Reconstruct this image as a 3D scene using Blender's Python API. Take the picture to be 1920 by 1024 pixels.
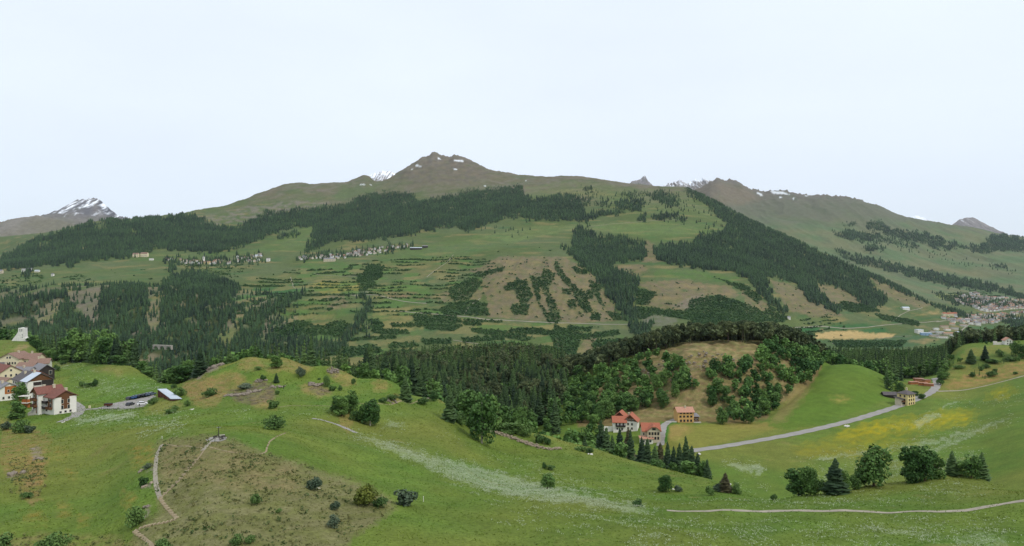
import bpy, bmesh, math, random
import numpy as np
for o in list(bpy.data.objects): bpy.data.objects.remove(o)
scene = bpy.context.scene
COL = scene.collection
R = math.radians
F = 1251.0            # focal length in photo pixels (1920 wide)

# ------------------------------------------------------------------ camera
cam = bpy.data.cameras.new('camera'); camo = bpy.data.objects.new('camera', cam)
COL.objects.link(camo)
cam.sensor_width = 36; cam.lens = 36 * F / 1920
cam.clip_start = 1; cam.clip_end = 60000
camo.rotation_euler = (R(90), 0, 0)
scene.camera = camo
scene.view_settings.view_transform = 'Standard'
scene.view_settings.look = 'None'
scene.view_settings.exposure = 0
scene.view_settings.gamma = 1

# ------------------------------------------------------------------ sky
SUN_EL, SUN_AZ = 50, 125       # degrees; azimuth from +Y clockwise
W = bpy.data.worlds.new('World'); scene.world = W; W.use_nodes = True
nt = W.node_tree; nt.nodes.clear()
def N(nt, t, **k):
    n = nt.nodes.new(t)
    for a, b in k.items():
        if a in ('inputs',):
            for kk, v in b.items(): n.inputs[kk].default_value = v
        else: setattr(n, a, b)
    return n
out = N(nt, 'ShaderNodeOutputWorld'); bg = N(nt, 'ShaderNodeBackground')
sky = N(nt, 'ShaderNodeTexSky'); sky.sky_type = 'NISHITA'; sky.sun_disc = False
sky.sun_elevation = R(SUN_EL); sky.sun_rotation = R(SUN_AZ); sky.altitude = 1500
sc_ = N(nt, 'ShaderNodeVectorMath', operation='SCALE'); sc_.inputs['Scale'].default_value = 0.10
# a bright even layer of high cloud in front of the blue
tc = N(nt, 'ShaderNodeTexCoord'); sep = N(nt, 'ShaderNodeSeparateXYZ')
ramp = N(nt, 'ShaderNodeValToRGB')
e = ramp.color_ramp.elements
e[0].position = 0.0; e[0].color = (0.66, 0.73, 0.82, 1)
e[1].position = 0.45; e[1].color = (0.815, 0.89, 0.985, 1)
x_ = e.new(0.10); x_.color = (0.76, 0.82, 0.90, 1)
x_ = e.new(0.22); x_.color = (0.81, 0.875, 0.955, 1)
noi = N(nt, 'ShaderNodeTexNoise'); noi.inputs['Scale'].default_value = 1.6; noi.inputs['Detail'].default_value = 4
mp = N(nt, 'ShaderNodeMapping'); mp.inputs['Scale'].default_value = (1, 1, 3)
mx = N(nt, 'ShaderNodeMix', data_type='RGBA'); mx.inputs['Factor'].default_value = 0.86
mul = N(nt, 'ShaderNodeMapRange'); mul.inputs['From Min'].default_value = .3; mul.inputs['From Max'].default_value = .7
mul.inputs['To Min'].default_value = .945; mul.inputs['To Max'].default_value = 1.035
sc2 = N(nt, 'ShaderNodeVectorMath', operation='SCALE')
L = nt.links.new
L(tc.outputs['Generated'], sep.inputs[0]); L(sep.outputs['Z'], ramp.inputs['Fac'])
L(tc.outputs['Generated'], mp.inputs[0]); L(mp.outputs[0], noi.inputs['Vector']); L(noi.outputs['Fac'], mul.inputs[0])
L(ramp.outputs['Color'], sc2.inputs[0]); L(mul.outputs[0], sc2.inputs['Scale'])
L(sky.outputs[0], sc_.inputs[0]); L(sc_.outputs[0], mx.inputs['A']); L(sc2.outputs[0], mx.inputs['B'])
L(mx.outputs['Result'], bg.inputs['Color']); bg.inputs['Strength'].default_value = 1.2
L(bg.outputs[0], out.inputs['Surface'])

# ------------------------------------------------------------------ sun, seen through thin cloud
sl = bpy.data.lights.new('sun', 'SUN'); so = bpy.data.objects.new('sun', sl); COL.objects.link(so)
sl.energy = 1.8; sl.angle = R(7); sl.color = (1.0, 0.95, 0.87)
so.rotation_euler = (R(90 - SUN_EL), 0, R(180 - SUN_AZ) )

# ------------------------------------------------------------------ noise
rng = np.random.default_rng(7); random.seed(7)
_perm = rng.permutation(512).astype(np.int64)
_ang = rng.random(512) * 2 * np.pi
_gx, _gy = np.cos(_ang), np.sin(_ang)
def perlin(x, y, s=0):
    x = np.asarray(x, float) + s * 17.31; y = np.asarray(y, float) - s * 9.77
    xi = np.floor(x).astype(np.int64); yi = np.floor(y).astype(np.int64)
    xf = x - xi; yf = y - yi
    u = xf * xf * xf * (xf * (xf * 6 - 15) + 10); v = yf * yf * yf * (yf * (yf * 6 - 15) + 10)
    def g(ix, iy, dx, dy):
        h = _perm[(_perm[(ix) & 511] + iy) & 511]
        return _gx[h] * dx + _gy[h] * dy
    a = g(xi, yi, xf, yf); b = g(xi + 1, yi, xf - 1, yf)
    c = g(xi, yi + 1, xf, yf - 1); d = g(xi + 1, yi + 1, xf - 1, yf - 1)
    return ((a + (b - a) * u) + ((c + (d - c) * u) - (a + (b - a) * u)) * v) * 1.5
def fbm(x, y, o=4, s=0, gain=.5):
    t = 0; a = 1; w = 0
    for i in range(o):
        t = t + a * perlin(x * 2 ** i, y * 2 ** i, s + i); w += a; a *= gain
    return t / w
def ridged(x, y, o=4, s=0):
    t = 0; a = 1; w = 0
    for i in range(o):
        t = t + a * (1 - 2 * np.abs(perlin(x * 2 ** i, y * 2 ** i, s + i))); w += a; a *= .5
    return t / w
def C(r, g, b):
    c = np.array([r, g, b], float) / 255
    return np.where(c <= .04045, c / 12.92, ((c + .055) / 1.055) ** 2.4)
def sstep(a, b, x):
    t = np.clip((x - a) / (b - a), 0, 1); return t * t * (3 - 2 * t)
def pslopes(h, d):          # Fritsch-Carlson slopes along axis 0
    m = np.zeros((d.shape[0] + 1,) + d.shape[1:])
    w1 = 2 * h[1:] + h[:-1]; w2 = h[1:] + 2 * h[:-1]
    ok = d[:-1] * d[1:] > 0
    dd0 = np.where(ok, d[:-1], 1); dd1 = np.where(ok, d[1:], 1)
    m[1:-1] = np.where(ok, (w1 + w2) / (w1 / dd0 + w2 / dd1), 0)
    m[0] = d[0]; m[-1] = d[-1]
    return m
def pchip1(xk, yk, x):
    xk = np.asarray(xk, float); yk = np.asarray(yk, float)
    h = np.diff(xk); d = np.diff(yk) / h
    m = pslopes(h, d)
    i = np.clip(np.searchsorted(xk, x) - 1, 0, len(h) - 1)
    t = (x - xk[i]) / h[i]; t = np.clip(t, 0, 1); H = h[i]
    return (2*t**3-3*t**2+1)*yk[i] + (t**3-2*t**2+t)*H*m[i] + (-2*t**3+3*t**2)*yk[i+1] + (t**3-t**2)*H*m[i+1]

# ------------------------------------------------------------------ tagging and mesh helpers
def tag(o, label=None, cat=None, group=None, kind=None):
    if label: o['label'] = label
    if cat: o['category'] = cat
    if group: o['group'] = group
    if kind: o['kind'] = kind
    return o
def link(o, parent=None):
    COL.objects.link(o)
    if parent is not None: o.parent = parent
    return o
def empty(name, loc=(0, 0, 0), rz=0, parent=None):
    o = bpy.data.objects.new(name, None); o.location = loc; o.rotation_euler = (0, 0, rz)
    o.empty_display_size = .5
    return link(o, parent)
class MB:
    def __init__(s): s.v = []; s.f = []; s.m = []
    def add(s, vs, fs, mi=0):
        b = len(s.v); s.v += [tuple(p) for p in vs]
        s.f += [tuple(i + b for i in q) for q in fs]; s.m += [mi] * len(fs)
    def box(s, x0, x1, y0, y1, z0, z1, mi=0):
        s.add([(x0,y0,z0),(x1,y0,z0),(x1,y1,z0),(x0,y1,z0),(x0,y0,z1),(x1,y0,z1),(x1,y1,z1),(x0,y1,z1)],
              [(3,2,1,0),(4,5,6,7),(0,1,5,4),(1,2,6,5),(2,3,7,6),(3,0,4,7)], mi)
    def prism(s, poly, axis, a, b, mi=0):        # poly of 2D points extruded along an axis from a to b
        n = len(poly)
        def P(p, t): return {'x': (t, p[0], p[1]), 'y': (p[0], t, p[1]), 'z': (p[0], p[1], t)}[axis]
        vs = [P(p, a) for p in poly] + [P(p, b) for p in poly]
        fs = [tuple(range(n))[::-1], tuple(range(n, 2*n))] + [(i, (i+1) % n, n + (i+1) % n, n + i) for i in range(n)]
        s.add(vs, fs, mi)
    def tube(s, p, q, r0, r1=None, n=7, mi=0):
        r1 = r0 if r1 is None else r1
        p = np.array(p, float); q = np.array(q, float); d = q - p; d /= max(np.linalg.norm(d), 1e-6)
        u = np.cross(d, (0, 0, 1) if abs(d[2]) < .9 else (1, 0, 0)); u /= np.linalg.norm(u); w = np.cross(d, u)
        vs = []
        for c, r in ((p, r0), (q, r1)):
            for i in range(n):
                a = 2 * math.pi * i / n; vs.append(c + r * (math.cos(a) * u + math.sin(a) * w))
        fs = [(i, (i+1) % n, n + (i+1) % n, n + i) for i in range(n)] + [tuple(range(n))[::-1], tuple(range(n, 2*n))]
        s.add(vs, fs, mi)
    def mesh(s, name, mats):
        me = bpy.data.meshes.new(name); me.from_pydata(s.v, [], s.f)
        for m in (mats if isinstance(mats, (list, tuple)) else [mats]): me.materials.append(m)
        me.polygons.foreach_set('material_index', s.m)
        me.update(); 
        bm = bmesh.new(); bm.from_mesh(me); bmesh.ops.recalc_face_normals(bm, faces=bm.faces); bm.to_mesh(me); bm.free()
        return me
    def build(s, name, mats, parent=None):
        return link(bpy.data.objects.new(name, s.mesh(name, mats)), parent)
def fast_mesh(name, V, Fc, mat, nside=3, attrs=None, smooth=False):
    me = bpy.data.meshes.new(name); V = np.asarray(V, np.float32); Fc = np.asarray(Fc, np.int32)
    me.vertices.add(len(V)); me.vertices.foreach_set('co', V.ravel())
    me.loops.add(Fc.size); me.loops.foreach_set('vertex_index', Fc.ravel())
    me.polygons.add(len(Fc)); me.polygons.foreach_set('loop_start', np.arange(0, Fc.size, nside, dtype=np.int32))
    if smooth: me.polygons.foreach_set('use_smooth', np.ones(len(Fc), bool))
    for nm, (typ, arr) in (attrs or {}).items():
        a = me.attributes.new(nm, typ, 'POINT')
        if typ == 'FLOAT_COLOR':
            arr = np.concatenate([arr, np.ones((len(arr), 1))], 1) if arr.shape[1] == 3 else arr
            a.data.foreach_set('color', np.asarray(arr, np.float32).ravel())
        else: a.data.foreach_set('value', np.asarray(arr, np.float32).ravel())
    me.update(calc_edges=True); me.validate()
    if mat: me.materials.append(mat)
    return me

# ------------------------------------------------------------------ materials
_mats = {}
def mat(name, col, rough=.8, spec=.25, var=.18, scale=1.2, metal=0, bump=0, bscale=8, coat=0):
    if name in _mats: return _mats[name]
    m = bpy.data.materials.new(name); m.use_nodes = True; nt = m.node_tree; b = nt.nodes['Principled BSDF']
    b.inputs['Roughness'].default_value = rough; b.inputs['Specular IOR Level'].default_value = spec
    b.inputs['Metallic'].default_value = metal
    tc = N(nt, 'ShaderNodeTexCoord'); no = N(nt, 'ShaderNodeTexNoise')
    no.inputs['Scale'].default_value = scale; no.inputs['Detail'].default_value = 5
    mr = N(nt, 'ShaderNodeMapRange'); mr.inputs['From Min'].default_value = .25; mr.inputs['From Max'].default_value = .75
    mr.inputs['To Min'].default_value = 1 - var; mr.inputs['To Max'].default_value = 1 + var
    sc = N(nt, 'ShaderNodeVectorMath', operation='SCALE'); sc.inputs[0].default_value = tuple(col)
    l = nt.links.new
    l(tc.outputs['Object'], no.inputs['Vector']); l(no.outputs['Fac'], mr.inputs[0]); l(mr.outputs[0], sc.inputs['Scale'])
    l(sc.outputs[0], b.inputs['Base Color'])
    if bump:
        n2 = N(nt, 'ShaderNodeTexNoise'); n2.inputs['Scale'].default_value = bscale
        bp = N(nt, 'ShaderNodeBump'); bp.inputs['Strength'].default_value = bump; bp.inputs['Distance'].default_value = .05
        l(tc.outputs['Object'], n2.inputs['Vector']); l(n2.outputs['Fac'], bp.inputs['Height']); l(bp.outputs[0], b.inputs['Normal'])
    _mats[name] = m; return m
def leaf_mat(name, a, b_, scale=2.5, attr=False):
    m = bpy.data.materials.new(name); m.use_nodes = True; nt = m.node_tree; b = nt.nodes['Principled BSDF']
    b.inputs['Roughness'].default_value = .75; b.inputs['Specular IOR Level'].default_value = .15
    l = nt.links.new
    mixc = N(nt, 'ShaderNodeMix', data_type='RGBA'); mixc.inputs['A'].default_value = (*a, 1); mixc.inputs['B'].default_value = (*b_, 1)
    tc = N(nt, 'ShaderNodeTexCoord'); no = N(nt, 'ShaderNodeTexNoise'); no.inputs['Scale'].default_value = scale; no.inputs['Detail'].default_value = 3
    if attr:
        at = N(nt, 'ShaderNodeAttribute'); at.attribute_name = 'tint'
        rnd = at.outputs['Fac']
    else:
        oi = N(nt, 'ShaderNodeObjectInfo'); rnd = oi.outputs['Random']
    l(tc.outputs['Object'], no.inputs['Vector'])
    ad = N(nt, 'ShaderNodeMath', operation='MULTIPLY_ADD'); ad.inputs[1].default_value = .9; 
    sb = N(nt, 'ShaderNodeMath', operation='MULTIPLY_ADD'); sb.inputs[1].default_value = 1.6; sb.inputs[2].default_value = -.75
    l(no.outputs['Fac'], sb.inputs[0]); l(rnd, ad.inputs[0]); l(sb.outputs[0], ad.inputs[2])
    ad.use_clamp = True
    l(ad.outputs[0], mixc.inputs['Factor']); l(mixc.outputs['Result'], b.inputs['Base Color'])
    return m
# ------------------------------------------------------------------ the land: curves across the view, each knot (x, distance, row) or (x, distance, height, 0)
CURVES = [
 (20, [(-300,30,-41,0),(2220,30,-41,0)]),
 (130, [(-300,105,1040),(0,104,1040),(150,103,1040),(300,92,1040),(450,88,1040),(650,94,1040),(900,100,1040),(1200,105,1040),(1500,108,1040),(1920,106,1040),(2220,105,1040)]),
 (80, [(-300,210,850),(0,200,850),(150,190,850),(250,165,838),(330,150,828),(405,145,822),(520,150,830),(650,165,850),(800,185,870),(960,195,900),(1060,190,910),(1220,170,940),(1330,155,950),(1440,148,955),(1640,145,950),(1800,142,944),(1920,138,932),(2220,132,900)]),
 (80, [(-300,290,790),(0,290,790),(150,270,790),(280,235,790),(405,215,790),(520,210,790),(650,225,790),(800,240,800),(870,240,825),(960,235,860),(1060,235,870),(1220,210,905),(1330,185,925),(1440,165,945),(1640,170,920),(1800,172,905),(1920,155,924),(2220,145,890)]),
 (70, [(-300,400,712),(0,400,715),(100,370,730),(150,345,745),(250,320,752),(320,310,742),(370,300,735),(440,290,725),(520,285,725),(620,280,730),(700,265,745),(770,265,765),(840,262,785),(870,260,808),(960,260,845),(1060,258,848),(1220,230,888),(1330,200,912),(1440,172,941),(1640,175,912),(1800,179,896),(1920,160,922),(2220,150,884)]),
 (24, [(-300,560,642),(-80,560,640),(0,560,638),(50,560,639),(62,545,650),(85,520,672),(110,495,680),(140,460,684),(190,430,684),(240,400,690),(265,385,700),(290,370,714),(310,360,720),(330,350,722),(355,350,713),(375,350,703),(400,350,690),(440,350,680),(455,350,673),(470,350,670),(490,346,672),(503,345,674),(520,345,670),(545,340,676),(570,335,686),(600,328,692),(620,325,695),(650,318,708),(670,312,716),(700,310,712),(735,300,720),(770,290,744),(800,288,748),(820,285,750),(840,280,762),(870,275,795),(900,272,815),(940,274,812),(1000,280,814),(1060,280,828),(1120,272,843),(1160,265,856),(1220,250,873),(1280,232,888),(1330,215,899),(1400,192,925),(1440,180,939),(1500,178,931),(1560,177,927),(1600,178,917),(1640,180,908),(1700,182,903),(1740,184,896),(1770,185,889),(1800,185,889),(1840,182,898),(1880,172,912),(1920,165,920),(2220,160,880)]),
 (24, [(-300,605,-66,0),(0,600,-63,0),(60,590,-66,0),(100,560,-72,0),(190,480,-72,0),(300,410,-72,0),(400,400,-66,0),(520,400,-62,0),(620,375,-64,0),(700,360,-66,0),(770,340,-68,0),(870,310,-75,0),(960,330,-90,0),(1060,325,-94,0),(1220,295,-95,0),(1330,275,-93,0),(1440,240,-92,0),(1640,240,-88,0),(1800,240,-85,0),(1920,225,-79,0),(2220,220,-75,0)]),
 (40, [(-300,700,-90,0),(0,690,-90,0),(190,590,-95,0),(400,500,-95,0),(520,480,-85,0),(700,450,-84,0),(770,430,-82,0),(870,400,-92,0),(960,400,-105,0),(1060,405,-103,0),(1220,395,-102,0),(1330,330,880),(1440,330,880),(1640,345,860),(1800,340,850),(1860,310,866),(1920,295,858),(2220,280,820)]),
 (60, [(-300,780,-110,0),(0,770,-110,0),(190,670,-115,0),(520,600,-110,0),(700,560,-98,0),(770,550,-98,0),(870,480,-104,0),(960,470,-108,0),(1060,440,-102,0),(1220,430,800),(1295,368,843),(1400,385,830),(1500,410,812),(1600,445,788),(1690,495,760),(1760,550,731),(1800,560,729),(1850,560,720),(1920,560,703),(2220,560,670)]),
 (60, [(-300,860,-140,0),(0,850,-140,0),(190,750,-140,0),(520,700,-130,0),(770,700,-115,0),(960,600,-110,0),(1060,500,-104,0),(1160,455,790),(1250,462,787),(1380,460,790),(1460,490,770),(1520,550,720),(1560,610,686),(1600,602,684),(1640,590,698),(1690,575,722),(1760,600,708),(1800,610,690),(1850,602,690),(1920,600,680),(2220,600,650)]),
 (50, [(-300,960,-160,0),(0,950,-160,0),(190,900,-170,0),(520,850,-160,0),(770,820,-125,0),(960,720,-112,0),(1060,600,-107,0),(1160,560,720),(1250,540,690),(1300,550,655),(1380,550,668),(1460,560,680),(1520,620,666),(1560,680,-95,0),(1640,680,-106,0),(1690,680,-108,0),(1760,640,703),(1800,660,660),(1850,660,652),(1920,660,652),(2220,660,630)]),
 (30, [(-300,1010,-175,0),(0,1000,-175,0),(190,960,-180,0),(520,930,-170,0),(770,900,-128,0),(960,820,-114,0),(1060,650,714),(1120,640,692),(1180,630,672),(1250,620,651),(1320,620,641),(1400,620,641),(1460,630,647),(1520,680,662),(1560,760,-112,0),(1690,780,-115,0),(1760,740,-106,0),(1800,720,648),(1850,720,643),(1920,720,640),(2220,720,620)]),
 (20, [(-300,1080,-195,0),(0,1080,-195,0),(520,1050,-190,0),(770,1020,-140,0),(960,1000,-128,0),(1100,950,-150,0),(1300,900,-170,0),(1450,950,-150,0),(1560,1000,-130,0),(1760,1000,-130,0),(1920,1000,-150,0),(2220,1000,-160,0)]),
 (20, [(-300,1250,-215,0),(400,1250,-225,0),(770,1300,-225,0),(1100,1280,-225,0),(1400,1300,-215,0),(1560,1400,-205,0),(1760,1500,-215,0),(2220,1500,-225,0)]),
 (70, [(-300,1500,640),(0,1500,640),(200,1400,686),(400,1420,684),(600,1450,692),(800,1500,690),(960,1500,690),(1100,1500,681),(1200,1500,660),(1330,1550,642),(1450,1700,642),(1540,1800,652),(1650,1800,656),(1760,1900,652),(1850,2000,644),(1920,2000,644),(2220,2000,640)]),
 (80, [(-300,1900,560),(0,1900,560),(200,1900,555),(400,1950,560),(600,1950,580),(800,1900,610),(960,1900,606),(1100,1900,609),(1200,1950,605),(1330,2000,592),(1400,2050,600),(1520,2200,625),(1600,2350,629),(1680,2400,631),(1760,2400,633),(1850,2500,633),(1920,2500,633),(2220,2500,630)]),
 (60, [(-300,2400,520),(0,2400,522),(200,2400,512),(400,2400,516),(600,2400,521),(800,2400,520),(880,2450,505),(940,2500,481),(1060,2500,484),(1150,2350,535),(1250,2550,502),(1400,2500,530),(1520,2550,570),(1600,2650,592),(1680,2650,606),(1760,2600,621),(1850,2700,623),(1920,2700,623),(2220,2700,620)]),
 (70, [(-300,2700,505),(0,2700,500),(200,2800,487),(330,2800,490),(450,2800,489),(600,2850,484),(720,2950,470),(800,3050,462),(940,3200,440),(1060,3200,441),(1150,3050,465),(1250,3150,452),(1400,3000,480),(1520,2950,532),(1600,2950,562),(1680,2900,586),(1760,2800,609),(1850,2950,613),(1920,2950,613),(2220,2950,610)]),
 (70, [(-300,3100,505),(0,3100,492),(100,3200,468),(200,3350,447),(330,3500,440),(450,3700,432),(600,3900,418),(720,4100,395),(850,4200,375),(1000,4100,374),(1150,4000,376),(1280,3900,385),(1400,3600,440),(1520,3450,491),(1600,3300,526),(1680,3200,560),(1760,3050,593),(1850,3200,603),(1920,3200,601),(2220,3200,600)]),
 (24, [(-300,3500,520),(0,3600,481),(40,3650,457),(70,3700,446),(100,3750,437),(135,3850,426),(170,3950,416),(210,4050,412),(260,4150,411),(290,4250,408),(315,4350,403),(330,4400,405),(350,4500,399),(385,4600,393),(420,4700,388),(445,4800,380),(460,4850,376),(480,4900,366),(500,4950,360),(520,5000,353),(535,5050,348),(545,5050,347),(562,5100,345),(585,5200,348),(620,5300,346),(650,5350,345),(660,5400,341),(672,5450,337),(684,5500,333),(692,5500,335),(705,5500,343),(725,5550,340),(745,5600,330),(760,5700,320),(775,5800,310),(790,5900,303),(803,6000,299),(812,6000,293),(818,6000,294),(828,6000,299),(842,6000,301),(852,6000,298),(866,6000,299),(872,6000,302),(885,5950,310),(905,5900,320),(920,5800,326),(945,5700,330),(980,5500,335),(1010,5300,337),(1040,5200,335),(1070,5100,334),(1100,5000,336),(1130,4900,340),(1180,4800,347),(1240,4700,352),(1280,4600,353),(1300,4500,360),(1340,4350,379),(1400,4200,411),(1450,4050,434),(1520,3900,463),(1600,3700,501),(1680,3500,536),(1760,3300,577),(1820,3350,590),(1850,3400,593),(1920,3400,589),(2220,3400,590)]),
 (24, [(-300,4600,250,0),(0,4700,250,0),(300,5400,400,0),(600,6200,450,0),(815,6900,500,0),(1100,5900,450,0),(1280,5500,380,0),(1340,5000,300,0),(1400,4700,200,0),(1520,4300,80,0),(1600,4050,-30,0),(1680,3850,-110,0),(1760,3650,568),(1850,3800,577),(1920,3900,572),(2220,3900,570)]),
 (40, [(-300,7000,150,0),(600,7200,300,0),(1280,7000,500,0),(1340,6000,430),(1400,5700,440),(1520,5500,470),(1600,5000,504),(1680,4800,524),(1760,4700,540),(1850,4700,546),(1920,4800,541),(2220,4900,545)]),
 (60, [(-300,8000,100,0),(600,8200,300,0),(1280,7800,600,0),(1340,7000,385),(1400,7000,400),(1520,6500,422),(1600,6300,441),(1680,6100,466),(1760,6000,486),(1850,6000,491),(1920,6100,491),(2220,6200,500)]),
 (16, [(-300,8600,100,0),(600,8600,200,0),(1100,8600,500,0),(1220,8500,366),(1250,8500,363),(1280,8500,361),(1300,8500,356),(1320,8500,350),(1335,8500,342),(1345,8500,337),(1365,8500,340),(1385,8400,343),(1395,8300,349),(1412,8300,357),(1430,8300,360),(1445,8300,358),(1465,8250,359),(1485,8200,362),(1520,8100,367),(1560,8000,369),(1600,8000,372),(1625,8000,380),(1650,8000,388),(1690,7900,405),(1740,7800,415),(1780,7800,422),(1830,7800,428),(1880,7800,440),(1920,7900,446),(2220,7900,480)]),
 (0, [(-300,9600,-150,0),(2220,9600,-150,0)]),
]
XS = np.arange(-280, 2201, 2.0); NC = len(XS)
KY, KS = [], []
for nr, pts in CURVES:
    xk = [p[0] for p in pts]; yk = [p[1] for p in pts]
    sk = [(p[2] / p[1]) if len(p) == 4 else (512 - p[2]) / F for p in pts]
    KY.append(pchip1(xk, yk, XS)); KS.append(pchip1(xk, sk, XS))
KY = np.array(KY); KS = np.array(KS)
_g = np.exp(-(np.arange(-24, 25) / 9.0) ** 2); _g /= _g.sum()
for k in (6, 7, 8, 9, 10, 11, 12, 13, 14, 15, 16, 17, 18):
    for A in (KY, KS): A[k] = np.convolve(np.pad(A[k], 24, mode='edge'), _g, 'valid')
KZ = KS * KY
h_ = np.diff(KY, axis=0); d_ = np.diff(KZ, axis=0) / h_
M_ = pslopes(h_, d_)
for k in range(6, 19): M_[k] = np.convolve(np.pad(M_[k], 24, mode='edge'), _g, 'valid')
rows_Y, rows_Z, rows_K = [], [], []
for k in range(len(CURVES) - 1):
    n = CURVES[k][0]
    for j in range(n):
        fr = j / n
        Yr = KY[k] * (KY[k + 1] / KY[k]) ** fr
        t = (Yr - KY[k]) / h_[k]; H = h_[k]
        Zr = (2*t**3-3*t**2+1)*KZ[k] + (t**3-2*t**2+t)*H*M_[k] + (-2*t**3+3*t**2)*KZ[k+1] + (t**3-t**2)*H*M_[k+1]
        rows_Y.append(Yr); rows_Z.append(Zr); rows_K.append(k + fr)
rows_Y.append(KY[-1]); rows_Z.append(KZ[-1]); rows_K.append(len(CURVES) - 1)
GY = np.array(rows_Y); GZ = np.array(rows_Z); GK = np.array(rows_K); NR = len(GK)
GX = (XS[None, :] - 960) / F * GY
kk = GK[:, None]
PX = np.broadcast_to(XS[None, :], GY.shape)
# relief
zF = sstep(0, .4, kk) * (1 - sstep(5.5, 6, kk))
zM = sstep(6, 7, kk) * (1 - sstep(12, 13, kk))
zS = sstep(13.6, 14.5, kk)
crest = np.exp(-((kk - 5) / .25) ** 2) + np.exp(-((kk - 19) / .16) ** 2) + np.exp(-((kk - 23) / .3) ** 2)
GZ = GZ + zF * (1 - .85 * np.clip(crest, 0, 1)) * (fbm(GX / 38, GY / 38, 3, 1) * 1.5 + fbm(GX / 9, GY / 9, 2, 5) * .35)
# hillocks and outcrops of the near ridge: (x, distance, radius across, radius along, height)
for bx, bY, ra, rb, hh in [(440,322,12,10,3.4),(478,300,13,8,4.2),(512,312,9,7,1.6),(580,306,13,8,3.0),(630,306,12,8,3.6),(712,292,9,7,3.0),(392,312,12,8,2.6),(650,236,5,6,2.4),(735,268,6,4,1.6),(200,395,20,12,2.0),(40,112,14,9,2.0),(70,150,9,12,1.8)]:
    cx = (bx - 960) / F * bY
    GZ = GZ + hh * np.exp(-(((GX - cx) / ra) ** 2 + ((GY - bY) / rb) ** 2))
hillrock = (kk > 9) * (kk < 12) * sstep(1080, 1140, PX) * (1 - sstep(1450, 1545, PX))
GZ = GZ + hillrock * (1 - .7 * sstep(10.7, 11, kk)) * sstep(9, 9.6, kk) * (1 - sstep(11.5, 12, kk)) * (ridged(GX / 40, GZ / 25, 3, 3) * 3.0 + fbm(GX / 11, GZ / 9, 3, 8) * 1.6)
amp = zS * (1 - .9 * np.clip(crest, 0, 1))
big = fbm(GX / 420, GY / 600, 4, 11)
gull = ridged(GX / 260 + fbm(GX / 500, GY / 500, 2, 3) * .6, GY / 1500, 4, 13)
gorge = ((PX < 640) * (1 - sstep(15.0, 15.4, kk)) * sstep(13.8, 14.2, kk))
brown = np.exp(-((PX - 1030) / 130.0) ** 2) * sstep(15.0, 15.2, kk) * (1 - sstep(15.9, 16.05, kk))
GZ = GZ + amp * (big * 9 + gull * 9 * sstep(3000, 5200, GY) + gull * 16 * sstep(4500, 6500, GY) + ridged(GX / 130, GZ / 80, 4, 17) * 17 * sstep(450, 900, GZ))
GZ = GZ + gorge * (ridged(GX / 150, GY / 700, 3, 21) * 26 + ridged(GX / 45, GZ / 45, 3, 22) * 9)
GZ = GZ + brown * ridged(GX / 55 - GY / 300, GY / 1500, 2, 31) * 7
# broken skylines
sk = np.exp(-((kk - 19) / .2) ** 2) + np.exp(-((kk - 23) / .2) ** 2)
rough_sky = np.where(GZ > 800, 1.5, .45)
GZ = GZ + sk * rough_sky * GY * (fbm(XS[None, :] / 14.0, kk * 0, 3, 41) * .0030 + fbm(XS[None, :] / 4.0, kk * 0, 2, 44) * .0022)
# wheel ruts and bench under the alp tracks come from the ribbons laid on top
PYr = 512 - F * GZ / GY                    # image row of each grid vertex
kidx = lambda k: int(np.argmin(np.abs(GK - k)))
ZONE = {'F': (0, kidx(5.3)), 'M': (kidx(5.5), kidx(12.3)), 'S': (kidx(13.5), kidx(19.2)), 'R': (kidx(19.6), kidx(23.2)), 'G': (kidx(13.5), kidx(15.5))}
def colf(x): return np.clip((x - XS[0]) / 2.0, 0, NC - 1.001)
def ground(X, Y):
    c = colf(X / Y * F + 960); i = int(c); f = c - i
    return float((1 - f) * np.interp(Y, GY[:, i], GZ[:, i]) + f * np.interp(Y, GY[:, i + 1], GZ[:, i + 1]))
def at(x, Y):            # a point of the ground under picture column x at distance Y
    X = (x - 960) / F * Y
    return (X, Y, ground(X, Y))
def hit(x, y, zone):     # where the line of sight through a picture point first meets the ground of a zone
    r0, r1 = ZONE[zone]; c = colf(x); i = int(c); f = c - i
    ys = (1 - f) * PYr[r0:r1, i] + f * PYr[r0:r1, i + 1]; Ys = (1 - f) * GY[r0:r1, i] + f * GY[r0:r1, i + 1]
    w = np.nonzero(ys <= y)[0]
    if len(w) == 0: j = int(np.argmin(ys)); Y = Ys[j]
    elif w[0] == 0: Y = Ys[0]
    else:
        j = w[0]; t = (ys[j - 1] - y) / max(ys[j - 1] - ys[j], 1e-6); Y = Ys[j - 1] + t * (Ys[j] - Ys[j - 1])
    return at(x, Y)
HOR = np.minimum.accumulate(PYr, axis=0)   # what the ground itself hides

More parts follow.
